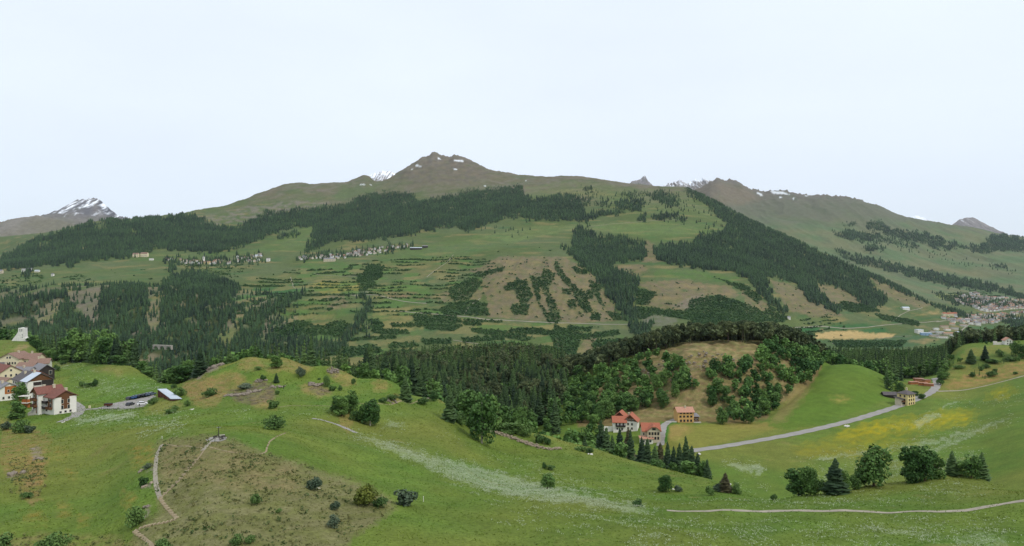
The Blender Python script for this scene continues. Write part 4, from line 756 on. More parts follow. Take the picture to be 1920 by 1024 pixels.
# --- plants one can tell apart: (kind, x, row of the foot, height and width in picture points, zone, label, variant)
NEAR = [
 ('shrub',515,806,26,42,'F','dense dark green bush standing alone beside the pale footpath on the grassy knoll'),
 ('juniper',686,946,40,52,'F','big olive yellow juniper bush on the dry lower slope'),
 ('shrub',711,950,18,28,'F','small bright green bush tucked against the olive yellow juniper'),
 ('grey',759,948,30,40,'F','grey green bush with a pale stone, right of the olive yellow juniper'),
 ('grey',585,917,22,34,'F','low grey green bush with a white stone, in the dry grass up from the juniper'),
 ('broad',1026,917,29,30,'F','small round tree alone in the white flowering meadow'),
 ('shrub',1196,950,13,20,'F','small round bush just below the white flower band, near the start of the track'),
 ('shrub',1021,880,12,12,'F','left bush of a dark pair on the slope above the round meadow tree'),('shrub',1032,881,9,15,'F','right bush of a dark pair on the slope above the round meadow tree'),
 ('broad',1249,922,30,24,'F','loose small tree on the slope edge above the track'),('shrub',1240,922,14,18,'F','bush at the foot of the loose small tree on the slope edge'),('grey',1273,922,10,20,'F','low grey bush right of the loose small tree on the slope edge'),
 ('shrub',1252,897,7,12,'F','tiny bush up the slope behind the loose small tree'),
 ('shrub',1333,929,16,20,'F','round green bush left of the small bronze spruce'),('brownspruce',1360,923,36,24,'F','small bronze coloured spruce on the meadow edge above the track'),('grey',1347,922,14,24,'F','grey shrub leaning on the small bronze spruce'),('shrub',1381,926,20,18,'F','bush right of the small bronze spruce'),
 ('shrub',1450,935,12,13,'F','lone little bush on the crest left of the row of trees'),
 ('broad',1499,930,48,44,'F','broad bushy tree at the left end of the row of trees on the knoll'),('broad',1520,928,52,34,'F','taller bushy tree second from the left in the row on the knoll'),('shrub',1545,926,26,26,'F','shrub pressed against the left side of the dark spruce on the knoll'),
 ('spruce',1566,926,66,42,'F','dark full spruce on the left part of the knoll'),('broad',1584,922,40,20,'F','narrow tree close behind the dark full spruce on the knoll'),('shrub',1602,918,26,22,'F','dark bush between the full spruce and the biggest round tree'),('broad',1612,914,38,24,'F','slim tree just left of the biggest round tree on the knoll'),
 ('broad',1638,912,72,58,'F','biggest round crowned tree of the row on the knoll'),
 ('broad',1712,904,64,40,'F','left tree of the dense clump in the middle of the knoll'),('broad',1734,902,62,40,'F','middle tree of the dense clump on the knoll'),('broad',1754,898,50,30,'F','right tree of the dense clump on the knoll'),('shrub',1708,906,26,26,'F','grey green shrub in front of the dense clump on the knoll'),
 ('spruce',1785,890,44,24,'F','slender spruce at the top of the knoll, right of the dense clump'),('broad',1798,891,26,22,'F','low tree leaning on the slender spruce at the top of the knoll'),('broad',1821,897,42,30,'F','narrow grey green tree beside the last spruce on the knoll'),('spruce',1841,893,51,24,'F','dark upright spruce at the right end of the row on the knoll'),
 ('shrub',255,986,36,34,'F','dark green bush beside the bend of the wooden steps'),('shrub',268,912,18,16,'F','small bush left of the upper footpath by a pale rock'),('grey',275,880,10,18,'F','grey shrub by rocks left of the upper footpath'),
 ('shrub',52,934,12,24,'F','low olive bush under the bare earth patch on the left slope'),('shrub',95,1040,40,56,'F','dark bush cut by the lower edge of the picture on the left'),('shrub',5,1040,36,36,'F','bush in the lower left corner of the picture'),
 ('shrub',440,1024,20,26,'F','small dark bush low down, right of the wooden steps'),('shrub',468,1018,14,18,'F','tiny dark bush low down, rightmost below the dry knoll'),('shrub',305,1036,24,34,'F','bush at the lower edge beside the foot of the wooden steps'),
 ('shrub',482,946,22,22,'F','round dark bush in the middle of the dry knoll'),('grey',625,955,14,24,'F','small dark shrub below the juniper on the dry slope'),('grey',625,990,22,28,'F','grey shrub in the dry grass at the lower end of the knoll'),('shrub',522,962,9,12,'F','tiny tuft of a bush in the dry grass of the knoll'),
 ('broad',32,785,32,26,'F','dark round tree on the left slope below the village kiosk'),('broad',36,757,38,24,'F','green tree between the wooden house and the village kiosk'),('shrub',26,786,10,16,'F','bush at the foot of the dark round tree on the left slope'),
 ('shrub',38,812,24,30,'F','green bush beside pale rocks on the left slope'),('grey',54,812,14,18,'F','grey bush beside pale rocks on the left slope'),('grey',12,806,16,22,'F','grey bush at the left edge, below the village'),
 ('shrub',118,683,6,14,'F','bush behind the last barn of the village'),('shrub',105,676,10,16,'F','dark bush against the last barn of the village'),('shrub',108,696,12,14,'F','bush at the foot of the dark barn wall'),
 ('shrub',155,725,10,16,'F','bush on the left of the hay meadow hollow'),('shrub',178,725,14,12,'F','small tree like bush in the hay meadow hollow'),('shrub',170,724,7,20,'F','low bush in the middle of the hay meadow hollow'),
 ('shrub',286,759,14,18,'F','dark green bush beside the car park and the shed'),('shrub',131,772,14,10,'F','dark bush on the right corner of the big chalet'),
 ('shrub',305,718,9,22,'F','dark bush at the foot of the wooded edge, above the shed'),('shrub',340,742,16,24,'F','dark bush behind the metal roofed shed'),('shrub',326,728,8,10,'F','round little bush uphill of the metal roofed shed'),
 ('shrub',351,762,12,12,'F','small bush on the grass below the shed'),('shrub',328,770,10,14,'F','left bush of the short row below the shed'),('shrub',318,775,8,20,'F','low trailing bush below the shed'),
 ('spruce',375,704,52,26,'F','dark compact spruce in front of the grey crag'),('shrub',390,745,16,28,'F','dark scrub on the rocky bank right of the shed'),('shrub',436,674,14,20,'F','bush on the skyline right of the grey crag'),
 ('broad',518,690,24,22,'F','small round tree on the top hillock'),('shrub',484,694,7,12,'F','small dark bush on the top hillock'),('grey',565,706,18,18,'F','shrub on the right flank of the top hillock'),('spruce',518,718,18,10,'F','small bright young spruce between the hillocks'),('shrub',495,713,10,14,'F','dark bush on top of the rocky hillock'),('shrub',511,766,16,20,'F','dark bush at the foot of the rocky hillock beside the path'),('shrub',520,740,8,8,'F','little bush by the path around the rocky hillock'),
 ('shrub',612,725,20,14,'F','upright bush between the two scree hillocks'),('shrub',622,733,10,14,'F','low bush right of the upright bush between the hillocks'),('shrub',637,733,10,10,'F','lone bush in the grass below the crag of the right hillock'),('shrub',663,720,10,10,'F','round bush on the right shoulder of the hillock'),('shrub',598,712,4,6,'F','tiny bush in the saddle of the hillocks'),('grey',460,728,8,30,'F','dark scrub strip along the rocky hillock'),
 ('broad',640,780,38,30,'F','left tree of the thicket above the bare earth bank'),('broad',657,776,42,26,'F','second tree of the thicket above the bare earth bank'),('shrub',672,790,20,26,'F','bush in the thicket above the bare earth bank'),('broad',630,770,26,20,'F','small outer tree at the left of the thicket'),('birch',694,798,48,34,'F','spreading birch with a pale stem at the right end of the thicket'),('broad',680,793,34,24,'F','tree between the thicket and the spreading birch'),
 ('spruce',760,752,46,24,'F','dark single spruce at the corner of the meadow and the wood'),('shrub',715,754,8,20,'F','scrub on the bank left of the single spruce'),('shrub',735,750,10,20,'F','scrub by pale rocks left of the single spruce'),('shrub',790,757,12,26,'F','bush by rocks on the meadow edge'),('shrub',812,752,18,18,'F','round bush on the meadow edge near the bare track'),
 ('spruce',843,790,66,26,'F','tall ragged spruce at the left of the poplars'),('shrub',862,795,22,24,'F','bush at the foot of the ragged spruce'),('broad',884,800,72,44,'F','left poplar of the tall green pair at the meadow foot'),('birch',903,831,88,48,'F','front poplar with a pale stem, lowest of the tall green pair'),('broad',927,800,66,26,'F','slim tree right of the tall green pair'),('shrub',925,808,20,20,'F','bush at the right foot of the tall green pair'),
 ('shrub',960,812,20,40,'F','broad bright bush behind the dry stone wall'),('shrub',985,818,22,30,'F','round bright bush behind the dry stone wall'),('shrub',1011,830,16,20,'F','left one of two round bushes right of the stone wall'),('shrub',1027,834,14,16,'F','right one of two round bushes right of the stone wall'),('shrub',1091,846,9,22,'F','low scrub by a pale stone at the slope edge'),('shrub',1106,850,10,16,'F','low scrub right of the pale stone at the slope edge'),
]
for t in NEAR:
    kind, x, y, hp, wp, zone, lab = t
    p = hit(x, y, zone); s = p[1] / F
    g = 'trees on the knoll above the track' if ('on the knoll' in lab and 1480 < x) else None
    plant(kind, (p[0], p[1], p[2] - .04 * hp * s), hp * s * 1.06, wp * s * 1.08, lab, g)

for t in [('spruce',1821,681,26,18,'M','darker of two lone spruces on the dry hill at the right'),('spruce',1847,676,28,14,'M','lighter lone spruce right of the dark one on the dry hill'),('shrub',1876,669,14,15,'M','round bush beside the ruined wall of the small white house'),('shrub',1796,691,7,22,'M','low bushes on the left flank of the dry hill'),('shrub',1822,707,9,12,'M','dark bush low on the dry face of the right hill'),('shrub',1858,706,11,20,'M','widest bush on the dry face of the right hill'),('shrub',1840,695,9,9,'M','bush in the middle of the dry face of the right hill'),('shrub',1849,690,8,14,'M','bush just under the path on the right hill'),('shrub',1866,698,7,9,'M','small bush right of the widest bush on the dry face'),('shrub',1904,702,5,9,'M','tiny bush by the field track on the dry hill'),('broad',1905,668,28,18,'M','tree close right of the small white house'),('broad',1918,672,26,18,'M','tree at the right picture edge beside the white house'),('shrub',1865,681,8,26,'M','hedge like bushes below the small white house'),('shrub',1890,677,8,26,'M','bushes on the bank right below the small white house'),
 ('broad',1686,735,18,18,'M','bright green tree in the meadow dip behind the yellow house'),('shrub',1728,748,10,12,'M','dark round bush between the yellow house and the timber yard'),('shrub',1716,742,9,14,'M','bush in the garden of the yellow house'),('broad',1763,722,26,14,'M','tree at the outer side of the road bend'),('broad',1770,712,30,16,'M','larger tree at the outer side of the road bend'),('broad',1671,722,16,22,'M','bush at the edge of the wood above the yellow house')]:
    kind, x, y, hp, wp, zone, lab = t
    p = hit(x, y, zone); s = p[1] / F
    plant(kind, (p[0], p[1], p[2] - .04 * hp * s), hp * s * 1.06, wp * s * 1.08, lab)
for x, dY_, h, w in ((58,6,7,7),(68,8,8,9),(82,7,8,9),(95,8,9,9),(106,10,9,9),(66,25,11,9),(120,8,6,7),(176,9,6,6),(222,12,8,9),(232,12,7,8),(276,10,6,8),(318,14,9,14),(338,14,10,14),(352,12,9,12)):
    Y_ = float(np.interp(x, XS, KY[5])) + dY_; p = at(x, Y_); plant('broad', (p[0], p[1], p[2] - .3), h, w, 'round green tree at the foot of the dark spruces behind the village meadow', 'round trees behind the village meadow')
# --- the wood edge just behind the meadow crest and around the four houses (x, distance, height, width)
EDGE = [('spruce',1097,340,15,6),('spruce',1127,308,26,9),('spruce',1137,304,22,9),('spruce',1148,325,19,7),('broad',1160,300,17,10),('broad',1146,300,9,9),('broad',1112,305,10,11),('broad',1124,300,9,9),('spruce',1182,330,22,8),('spruce',1172,300,10,6),('broad',1187,300,8,8),('spruce',1203,318,20,7),('brownspruce',1178,345,20,8),('spruce',1214,292,22,8),('spruce',1228,285,19,8),('brownspruce',1238,290,21,8),('spruce',1252,278,21,7),('spruce',1263,272,19,7),('spruce',1274,268,20,7),('spruce',1286,262,22,7),('spruce',1297,258,18,7),('spruce',1308,254,15,7),('broad',1318,250,12,7),('spruce',1326,246,12,5),('broad',1232,270,9,8),('broad',1268,262,9,8),('broad',1295,250,9,8),('broad',1208,280,9,8),('spruce',1162,340,21,8),('broad',1076,330,12,10),('broad',1060,330,12,10)]
for k, x, Y, h, w in EDGE:
    p = at(x, Y); plant(k, (p[0], p[1], p[2] - .4), h, w, 'dark spruce of the belt between the meadow crest and the four houses' if 'spruce' in k else 'bushy tree of the belt between the meadow crest and the four houses', 'trees of the belt below the four houses')

# --- woods of the valley bottom
dX = 2.0 / F * GY; dY = np.gradient(GY, axis=0); AREA = dX * dY
HOUSES = [(-32, 0, 0)]
WM = np.zeros(GY.shape); KIND = {}
inM = (kk > 5.25) & (kk < 13.6)
left = inM & (PX <= 700) & (GY > np.interp(XS, XS, KY[5])[None, :] + 12)
WM[left] = 1
WM[inM & (PX < 60) & (GY < 590)] = 0
mid = inM & (PX > 700) & (PX <= 1060) & (GY > KY[5][None, :] + 16)
WM[mid] = 1
WM[mid & (PX > 930) & (GY < 430)] = .12
WM[mid & (PX > 860) & (PX <= 930) & (GY < 340)] = .5
r = inM & (PX > 1060) & (PX <= 1240)
WM[r & (GY > 478) & (kk < 10.5)] = .75
WM[r & (GY <= 478) & (GY > 330) & (PX < 1130)] = .45
WM[inM & (PX > 1000) & (PX < 1100) & (GY > 430) & (GY < 470)] = .1
WM[inM & (PX > 1060) & (PX < 1550) & (kk > 10.68) & (kk < 12.4)] = 1
WM[inM & (PX > 1060) & (PX < 1180) & (kk > 10.2)] = 1
for p, k in (([(1060,720),(1120,715),(1160,728),(1185,740),(1225,752),(1228,775),(1180,772),(1150,790),(1060,800)], .9), ([(1245,680),(1275,668),(1284,700),(1294,730),(1262,738),(1246,712)], .95), ([(1205,705),(1250,712),(1305,715),(1305,742),(1240,745),(1205,735)], .95), ([(1165,695),(1200,690),(1210,715),(1200,735),(1170,730)], .8), ([(1225,745),(1260,745),(1262,765),(1228,768)], .5), ([(1285,680),(1300,678),(1302,690),(1288,690)], .3),
             ([(1330,705),(1345,690),(1385,688),(1420,682),(1440,665),(1500,655),(1545,685),(1520,718),(1485,740),(1470,760),(1440,778),(1400,798),(1372,792),(1345,760),(1328,735)], 1.0), ([(1310,745),(1340,735),(1350,765),(1320,770)], .8), ([(1220,775),(1275,772),(1270,785),(1225,782)], .3), ([(1320,795),(1360,790),(1380,796),(1340,800)], .5), ([(1420,650),(1500,640),(1550,680),(1500,690),(1440,680)], 1)):
    ix, m = pmask(M, p, warp=4, ws=10, soft=2); WM[ix] = np.maximum(WM[ix], m * k)
rr = inM & (PX > 1535) & (PX < 1775) & (kk > 9.98)
WM[rr] = 1
WM[inM & (PX > 1660) & (PX < 1700) & (kk > 8.6) & (kk < 9.8) & (GY > 515)] = .35
WM[inM & (PX > 1690) & (PX <= 1765) & (kk < 9.9)] = 0
WM[inM & (PX > 1755) & (PX < 1790) & (kk > 9.2) & (kk < 10.4) ] = np.where((PX < 1772 + (GY - 600) * .3), .9, .05)[inM & (PX > 1755) & (PX < 1790) & (kk > 9.2) & (kk < 10.4)]
WM[inM & (PX >= 1775) & (kk > 11.05)] = 1
WM[inM & (PX >= 1800) & (kk > 9.3) & (kk < 11)] = .03
ix, m = pmask(M, [(1810,692),(1830,680),(1850,690),(1870,705),(1850,712),(1830,705)], warp=3); WM[ix] = np.maximum(WM[ix], m * .35)
ix, m = pmask(M, [(1850,682),(1880,668),(1925,668),(1925,676),(1890,682)], warp=2); WM[ix] = np.maximum(WM[ix], m * .5)
ix, m = pmask(M, [(1900,655),(1930,650),(1930,668),(1905,668)], warp=2); WM[ix] = np.maximum(WM[ix], m * .8)
# the gravel road and the houses stay clear
ROADC = [(1740,742),(1752,728),(1757,716),(1752,708),(1756,704)]
for x, y in ROADC:
    q = hit(x, y, M); WM[(np.abs(GX - q[0]) < 7) & (np.abs(GY - q[1]) < 14)] = 0
for x, Y, rad in ((1172,428,17),(1220,404,12),(1282,458,22),(1163,448,9),(1697,497,16),(1712,520,14),(1730,560,18),(1886,690,16),(1240,420,10),(1310,470,14),(36,560,10)):
    WM[(GX - (x - 960) / F * Y) ** 2 + (GY - Y) ** 2 < rad ** 2] = 0
PR = {}
wsum = AREA * WM / np.where((PX > 690) & (PX < 1062), 52.0, 38.0); wsum[~np.isfinite(wsum)] = 0
ntree = int(wsum.sum()); fl = (wsum / wsum.sum()).ravel()
pick = rng.choice(fl.size, ntree, p=fl)
ri, ci = np.unravel_index(pick, GY.shape)
jx = PX[ri, ci] + rng.uniform(-1, 1, ntree); tY = GY[ri, ci] + rng.uniform(-.5, .5, ntree) * dY[ri, ci]; tX = (jx - 960) / F * tY
tZ = GZ[ri, ci]; tK = np.broadcast_to(kk, GY.shape)[ri, ci]
th = rng.uniform(14, 23, ntree); mixn = fbm(tX / 55, tY / 55, 3, 131) + rng.normal(0, .16, ntree)
kind = np.where(mixn > .10, 1, 0)                                       # 0 spruce, 1 broadleaf, 2 pine
hillc = (jx > 1060) & (jx < 1550)
kind = np.where(hillc & (tK > 10.6), 2, kind); kind = np.where(hillc & (tK <= 10.6), np.where(mixn > -.45, 1, 0), kind)
kind = np.where((jx > 700) & (jx < 1060) & (tY > 430) & (mixn < .3), np.where((mixn > .14), 2, 0), kind)
kind = np.where((jx > 700) & (jx < 1062) & (tY < 455) & (mixn > -.22), 1, kind)
edge = (tY - np.interp(jx, XS, KY[5])) < 38
kind = np.where(edge & (jx < 860) & (mixn > np.where((jx > 90) & (jx < 335), .2, .0)), 1, kind)
kind = np.where((jx > 1775) & (tK > 11), np.where(mixn > -.1, 2, 0), kind)
th = np.where(kind == 1, np.where((jx > 700) & (jx < 1062), rng.uniform(11, 19, ntree), rng.uniform(8, 16, ntree)), th); th = np.where(kind == 2, rng.uniform(14, 20, ntree), th)
th = np.where((jx > 690) & (jx < 1062) & (kind != 1), th * 1.25, th)
th = np.where(edge & (jx < 860), th * rng.uniform(.5, .85, ntree), th)
th = np.where(edge & (jx > 95) & (jx < 330), rng.uniform(17, 27, ntree), th)
th = np.where((jx > 262) & (jx < 335) & (tY < 1200), th * .55, th)
th = np.where(hillc & (tK < 10.6), rng.uniform(6, 13, ntree), th)
th = np.where((jx > 1775) & (tK < 11), rng.uniform(2.5, 7, ntree), th)
th = np.where((jx > 1800) & (tK > 11), rng.uniform(13, 19, ntree), th)
th = np.where((jx > 55) & (jx < 130) & (tY < 640), th * .8, th)
ytop = 512 - F * (tZ + th) / tY
ri2 = np.clip(ri - 2, 0, NR - 1); vis = HOR[ri2, ci] - ytop                # picture points showing above the ground in front
keep = vis > -14
size = th / tY * F * np.clip(vis / (th / tY * F), 0.02, 1)
REG = [(-999, 330, 'behind the ruined tower and the hay mound'), (330, 700, 'behind the rocky hillocks'), (700, 1062, 'between the hillocks and the pine hill'), (1062, 1550, 'on the pine hill behind the valley houses'), (1550, 1776, 'behind the yellow roadside house'), (1776, 9999, 'on the hill with the small white house')]
KN_ = {0: ('spruce', 'dark pointed spruce', 'spruces of the valley woods'), 1: ('broad', 'bushy green broadleaf tree', 'broadleaf trees of the valley woods'), 2: ('pine', 'dark pine with a rounded crown', 'pines of the valley woods')}
LOW = {0: spruce_geo(401, 9, 6, .18), 1: leafy_geo(402, 170, .57, .27, .41, .085, 9), 2: leafy_geo(403, 130, .66, .21, .28, .085, 8, .3)}
def merged(name, templ, X, Y, Z, h, w, material, tints, lab, cat, cols=None):
    """one object out of many small copies of a few shapes"""
    Vs, Ts, At, Cs = [], [], [], []; off = 0; pick = rng.integers(0, len(templ), len(X))
    for t, (v, f) in enumerate(templ):
        s = np.nonzero(pick == t)[0]
        if len(s) == 0: continue
        a = rng.uniform(0, 6.28, len(s)); c, d = np.cos(a), np.sin(a); hn = v[:, 2].max()
        wx = w[s][:, None]
        P = np.stack([(v[None, :, 0] * c[:, None] - v[None, :, 1] * d[:, None]) * wx + X[s][:, None], (v[None, :, 0] * d[:, None] + v[None, :, 1] * c[:, None]) * wx + Y[s][:, None], v[None, :, 2] / hn * h[s][:, None] + Z[s][:, None]], -1)
        Vs.append(P.reshape(-1, 3)); At.append(np.repeat(tints[s], len(v)))
        if cols is not None: Cs.append(np.repeat(cols[s], len(v), axis=0))
        Ts.append((f[None] + (np.arange(len(s)) * len(v))[:, None, None] + off).reshape(-1, 3)); off += len(s) * len(v)
    at_ = {'tint': ('FLOAT', np.concatenate(At))}
    if cols is not None: at_['cover'] = ('FLOAT_COLOR', np.concatenate(Cs))
    me = fast_mesh(name, np.concatenate(Vs), np.concatenate(Ts), material, 3, at_)
    return tag(link(bpy.data.objects.new(name, me)), lab, cat, None, 'stuff')
LIM = {0: 250, 1: 230, 2: 290}
for k in (0, 1, 2):
    s = np.nonzero((kind == k) & keep)[0]; s = s[np.argsort(-size[s])]
    kn, lab, grp = KN_[k]
    for j in s[:LIM[k]]:
        reg = next(x for x in REG if x[0] <= jx[j] < x[1])[2]
        px = th[j] / tY[j] * F
        plant(kn, (tX[j], tY[j], tZ[j] - .3), th[j], th[j] * (rng.uniform(.30, .40) if k == 0 else rng.uniform(.55, .8) if k == 1 else rng.uniform(.38, .5)), lab + ' ' + reg, grp, parts=px > 40)
    s = s[LIM[k]:]
    g = [LOW[k]] + ([spruce_geo(411, 9, 6, .15)] if k == 0 else [leafy_geo(412 + k, 150, .58, .24, .41, .085, 8)] if k == 1 else [])
    merged(('spruce_wood', 'broadleaf_wood', 'pine_wood')[k], g, tX[s], tY[s], tZ[s] - .3, th[s], th[s] * (1.0 if k == 0 else 1.15 if k == 1 else 1.05), LM[('woodfar', 'broadfar', 'pinefar')[k]], rng.random(len(s)), ('dark mass of spruces filling the valley woods between the nearer trees', 'green mass of broadleaf trees filling the valley woods', 'mass of dark pines covering the back of the pine hill')[k], 'wood')
print('valley trees', ntree, keep.sum(), [(kind[keep] == k).sum() for k in (0, 1, 2)])

# --- the conifer woods and scrub of the far slopes
def sample(W_, spacing, lo=.03):
    w = np.where(W_ > lo, W_, 0) * AREA / np.broadcast_to(np.asarray(spacing, float) ** 2, GY.shape)
    w[:2] = 0; n = int(w.sum()); fl = (w / w.sum()).ravel(); pk = rng.choice(fl.size, n, p=fl); r_, c_ = np.unravel_index(pk, GY.shape)
    jx = PX[r_, c_] + rng.uniform(-1, 1, n); y = GY[r_, c_] + rng.uniform(-.5, .5, n) * dY[r_, c_]
    return (jx - 960) / F * y, y, GZ[r_, c_], r_, c_
X, Y, Z, r_, c_ = sample(WD, np.where(GY > 4600, 14, np.where(GY > 3000, 9.3, 6.8)))
h = rng.uniform(13, 24, len(X)) * np.where(Y > 4600, 1.15, 1) * np.where(Y < 2100, .85, 1) * (1 - .35 * sstep(420, 600, Z))
merged('conifer_forest', [cone_geo(420 + i) for i in range(5)], X, Y, Z - .5, h, h * np.where(Y > 4600, 1.5, 1.1), LM['sprucefar'], rng.random(len(X)), 'dark conifer forest on the slopes across the valley', 'forest')
print('far conifers', len(X))
X, Y, Z, r_, c_ = sample(SD, np.where(GY > 3000, 6.5, 5.2))
h = rng.uniform(2.5, 6, len(X))
merged('hillside_scrub', [leafy_geo(430 + i, 22, .45, .5, .42, .22, 6, .05) for i in range(5)], X, Y, Z - .3, h, h * rng.uniform(1.1, 1.7, len(X)), LM['scrubfar'], rng.random(len(X)), 'green scrub and hedge rows on the terraces across the valley', 'scrub')
print('far scrub', len(X))
# --- tufts in the dry grass of the near knoll
TW = np.zeros(GY.shape); ix, m = pmask('F', KN, warp=5); TW[ix] = m * np.clip(.35 + fbm(GX[ix] / 7, GY[ix] / 7, 3, 141) * 1.6, 0, 1)
for p in ([(0,1003),(260,1010),(260,1060),(0,1060)], [(20,860),(85,860),(80,930),(20,930)]):
    ix, m = pmask('F', p, warp=5); TW[ix] = np.maximum(TW[ix], m * .5)
X, Y, Z, r_, c_ = sample(TW, .62)
h = rng.uniform(.15, .45, len(X)) * (1 + 1.0 * (rng.random(len(X)) > .96))
merged('grass_tufts', [leafy_geo(440 + i, 9, .4, .45, .4, .25, 4, .03) for i in range(4)], X, Y, Z - .05, h, h * rng.uniform(1.0, 1.7, len(X)), leaf_mat('tuft_leaves', C(66,86,46), C(118,116,72), .08, True), rng.random(len(X)), 'low tufts scattered in the dry grass of the near knoll', 'grass')
print('tufts', len(X))

# --- the meadow itself: standing grass near the camera, and the heads of the flowers
def blades(seed, n=4, wd=.16):
    r_ = np.random.default_rng(seed); V = []; T = []
    for i in range(n):
        a = r_.uniform(0, 6.28); x, y = r_.normal(0, .16, 2); b = len(V); V += [(x - wd * math.cos(a), y - wd * math.sin(a), 0), (x + wd * math.cos(a), y + wd * math.sin(a), 0), (x + r_.normal(0, .2), y + r_.normal(0, .2), r_.uniform(.6, 1))]; T.append((b, b + 1, b + 2))
    return np.array(V), np.array(T)
def heads(seed, n=3):
    r_ = np.random.default_rng(seed); V = []; T = []
    for i in range(n):
        x, y = r_.normal(0, .45, 2); z = r_.uniform(.6, 1); a = r_.uniform(0, 6.28); b = len(V); q = r_.uniform(.16, .3)
        V += [(x + q * math.cos(a + k * 1.571), y + q * math.sin(a + k * 1.571), z + r_.normal(0, .12)) for k in range(4)]; T += [(b, b + 1, b + 2), (b, b + 2, b + 3)]
    return np.array(V), np.array(T)
gm = bpy.data.materials.new('meadow_blades'); gm.use_nodes = True; nt = gm.node_tree; b = nt.nodes['Principled BSDF']; a_ = N(nt, 'ShaderNodeAttribute'); a_.attribute_name = 'cover'
nt.links.new(a_.outputs['Color'], b.inputs['Base Color']); b.inputs['Roughness'].default_value = .8; b.inputs['Specular IOR Level'].default_value = .12
GW = ((kk > .9) & (kk < 5.05) & (PYr < 1060) & (PX > -60) & (PX < 1980)) * (.35 + .65 * sstep(-.2, .25, fbm(GX / 5, GY / 5, 2, 151)))
for px_, py_, Y0_ in (): pass
X, Y, Z, r_, c_ = sample(GW, np.maximum(.62, GY / 210))
cc = cold[r_, c_] * rng.uniform(1.0, 1.5, (len(X), 1)) * np.array([1.06, 1.1, 1.0]); h = rng.uniform(.10, .26, len(X)) * np.clip(Y / 150, 1, 2)
merged('meadow_grass', [blades(450 + i) for i in range(4)], X, Y, Z - .03, h, h * 2.6, gm, rng.random(len(X)), 'standing green grass of the near meadow', 'grass', np.clip(cc, 0, 1))
print('grass', len(X))
FW = white * ((kk > .9) & (kk < 9.2)) * np.clip(.25 + fbm(GX / 6, GY / 6, 3, 153) * 2.2 + white * .35, 0, 1)
X, Y, Z, r_, c_ = sample(FW, np.maximum(.46, GY / 330), .02)
h = rng.uniform(.35, .6, len(X)) * np.clip(Y / 200, 1, 1.6); fwc = np.array([C(164,174,142)]) * rng.uniform(.75, 1.1, (len(X), 1))
merged('meadow_flowers', [heads(460 + i) for i in range(4)], X, Y, Z, h, .26 * np.clip(Y / 150, 1, 2.4) * np.ones(len(X)), gm, rng.random(len(X)), 'white flower heads standing in the meadows', 'flowers', np.clip(fwc, 0, 1))
print('flowers', len(X))
# ------------------------------------------------------------------ buildings
WALL = {'white': mat('white_render', C(226,222,212), .9, .1, .07, .6), 'cream': mat('cream_render', C(216,204,172), .9, .1, .07, .6), 'yellow': mat('yellow_render', C(220,200,146), .9, .1, .07, .6), 'ochre': mat('ochre_render', C(206,166,108), .9, .1, .08, .6),
  'beige': mat('beige_render', C(196,184,160), .9, .1, .07, .6), 'wood': mat('brown_boards', C(104,72,50), .85, .15, .3, 3), 'dark': mat('dark_boards', C(58,52,50), .85, .15, .25, 3), 'orange': mat('orange_boards', C(170,104,56), .85, .15, .25, 3), 'stone': mat('pale_stone', C(196,190,180), .95, .1, .2, 1.2), 'redwood': mat('dark_red_boards', C(86,50,40), .85, .15, .3, 3)}
ROOF = {'red': mat('red_brown_tiles', C(120,80,70), .85, .2, .22, 1.3), 'brown': mat('brown_tiles', C(134,108,95), .85, .2, .2, 1.3), 'grey': mat('grey_slates', C(128,126,128), .8, .2, .2, 1.3), 'dark': mat('dark_slates', C(92,86,86), .8, .2, .2, 1.3), 'orange': mat('orange_tiles', C(160,98,76), .85, .2, .16, 1.3), 'metal': mat('pale_sheet_metal', C(186,194,204), .45, .4, .08, .8), 'pink': mat('pinkish_tiles', C(176,132,110), .85, .2, .16, 1.3)}
GLASS = mat('window_glass', C(44,48,54), .15, .5, .2, 2); FRAME = mat('window_surround', C(200,192,178), .8, .2, .05, 2); SHUT = mat('shutter_brown', C(96,66,48), .8, .2, .1, 2); STEEL = mat('grey_steel', C(140,142,145), .5, .4, .08, 2)
ASPHALT = mat('asphalt', C(146,142,136), .95, .1, .12, .25, bump=.2); GRAVEL = mat('pale_gravel', C(154,146,130), .95, .05, .2, .5, bump=.4); DIRT = mat('dirt_path', C(142,128,104), .95, .05, .22, .7, bump=.4); LANE = mat('lane_gravel', C(146,142,136), .95, .05, .16, .4, bump=.3)
def face_xf(face, L, Wd):
    """frame of a facade: origin at the middle of its foot, u to the right seen from outside, outward normal"""
    return {'S': ((0, -Wd / 2), (1, 0), (0, -1)), 'N': ((0, Wd / 2), (-1, 0), (0, 1)), 'E': ((L / 2, 0), (0, 1), (1, 0)), 'W': ((-L / 2, 0), (0, -1), (-1, 0))}[face]
def fbox(face, L, Wd, u0, u1, z0, z1, d0, d1):
    o, u, n = face_xf(face, L, Wd)
    p = [(o[0] + u[0] * a + n[0] * d, o[1] + u[1] * a + n[1] * d) for a in (u0, u1) for d in (d0, d1)]
    xs = [q[0] for q in p]; ys = [q[1] for q in p]
    return min(xs), max(xs), min(ys), max(ys), z0, z1
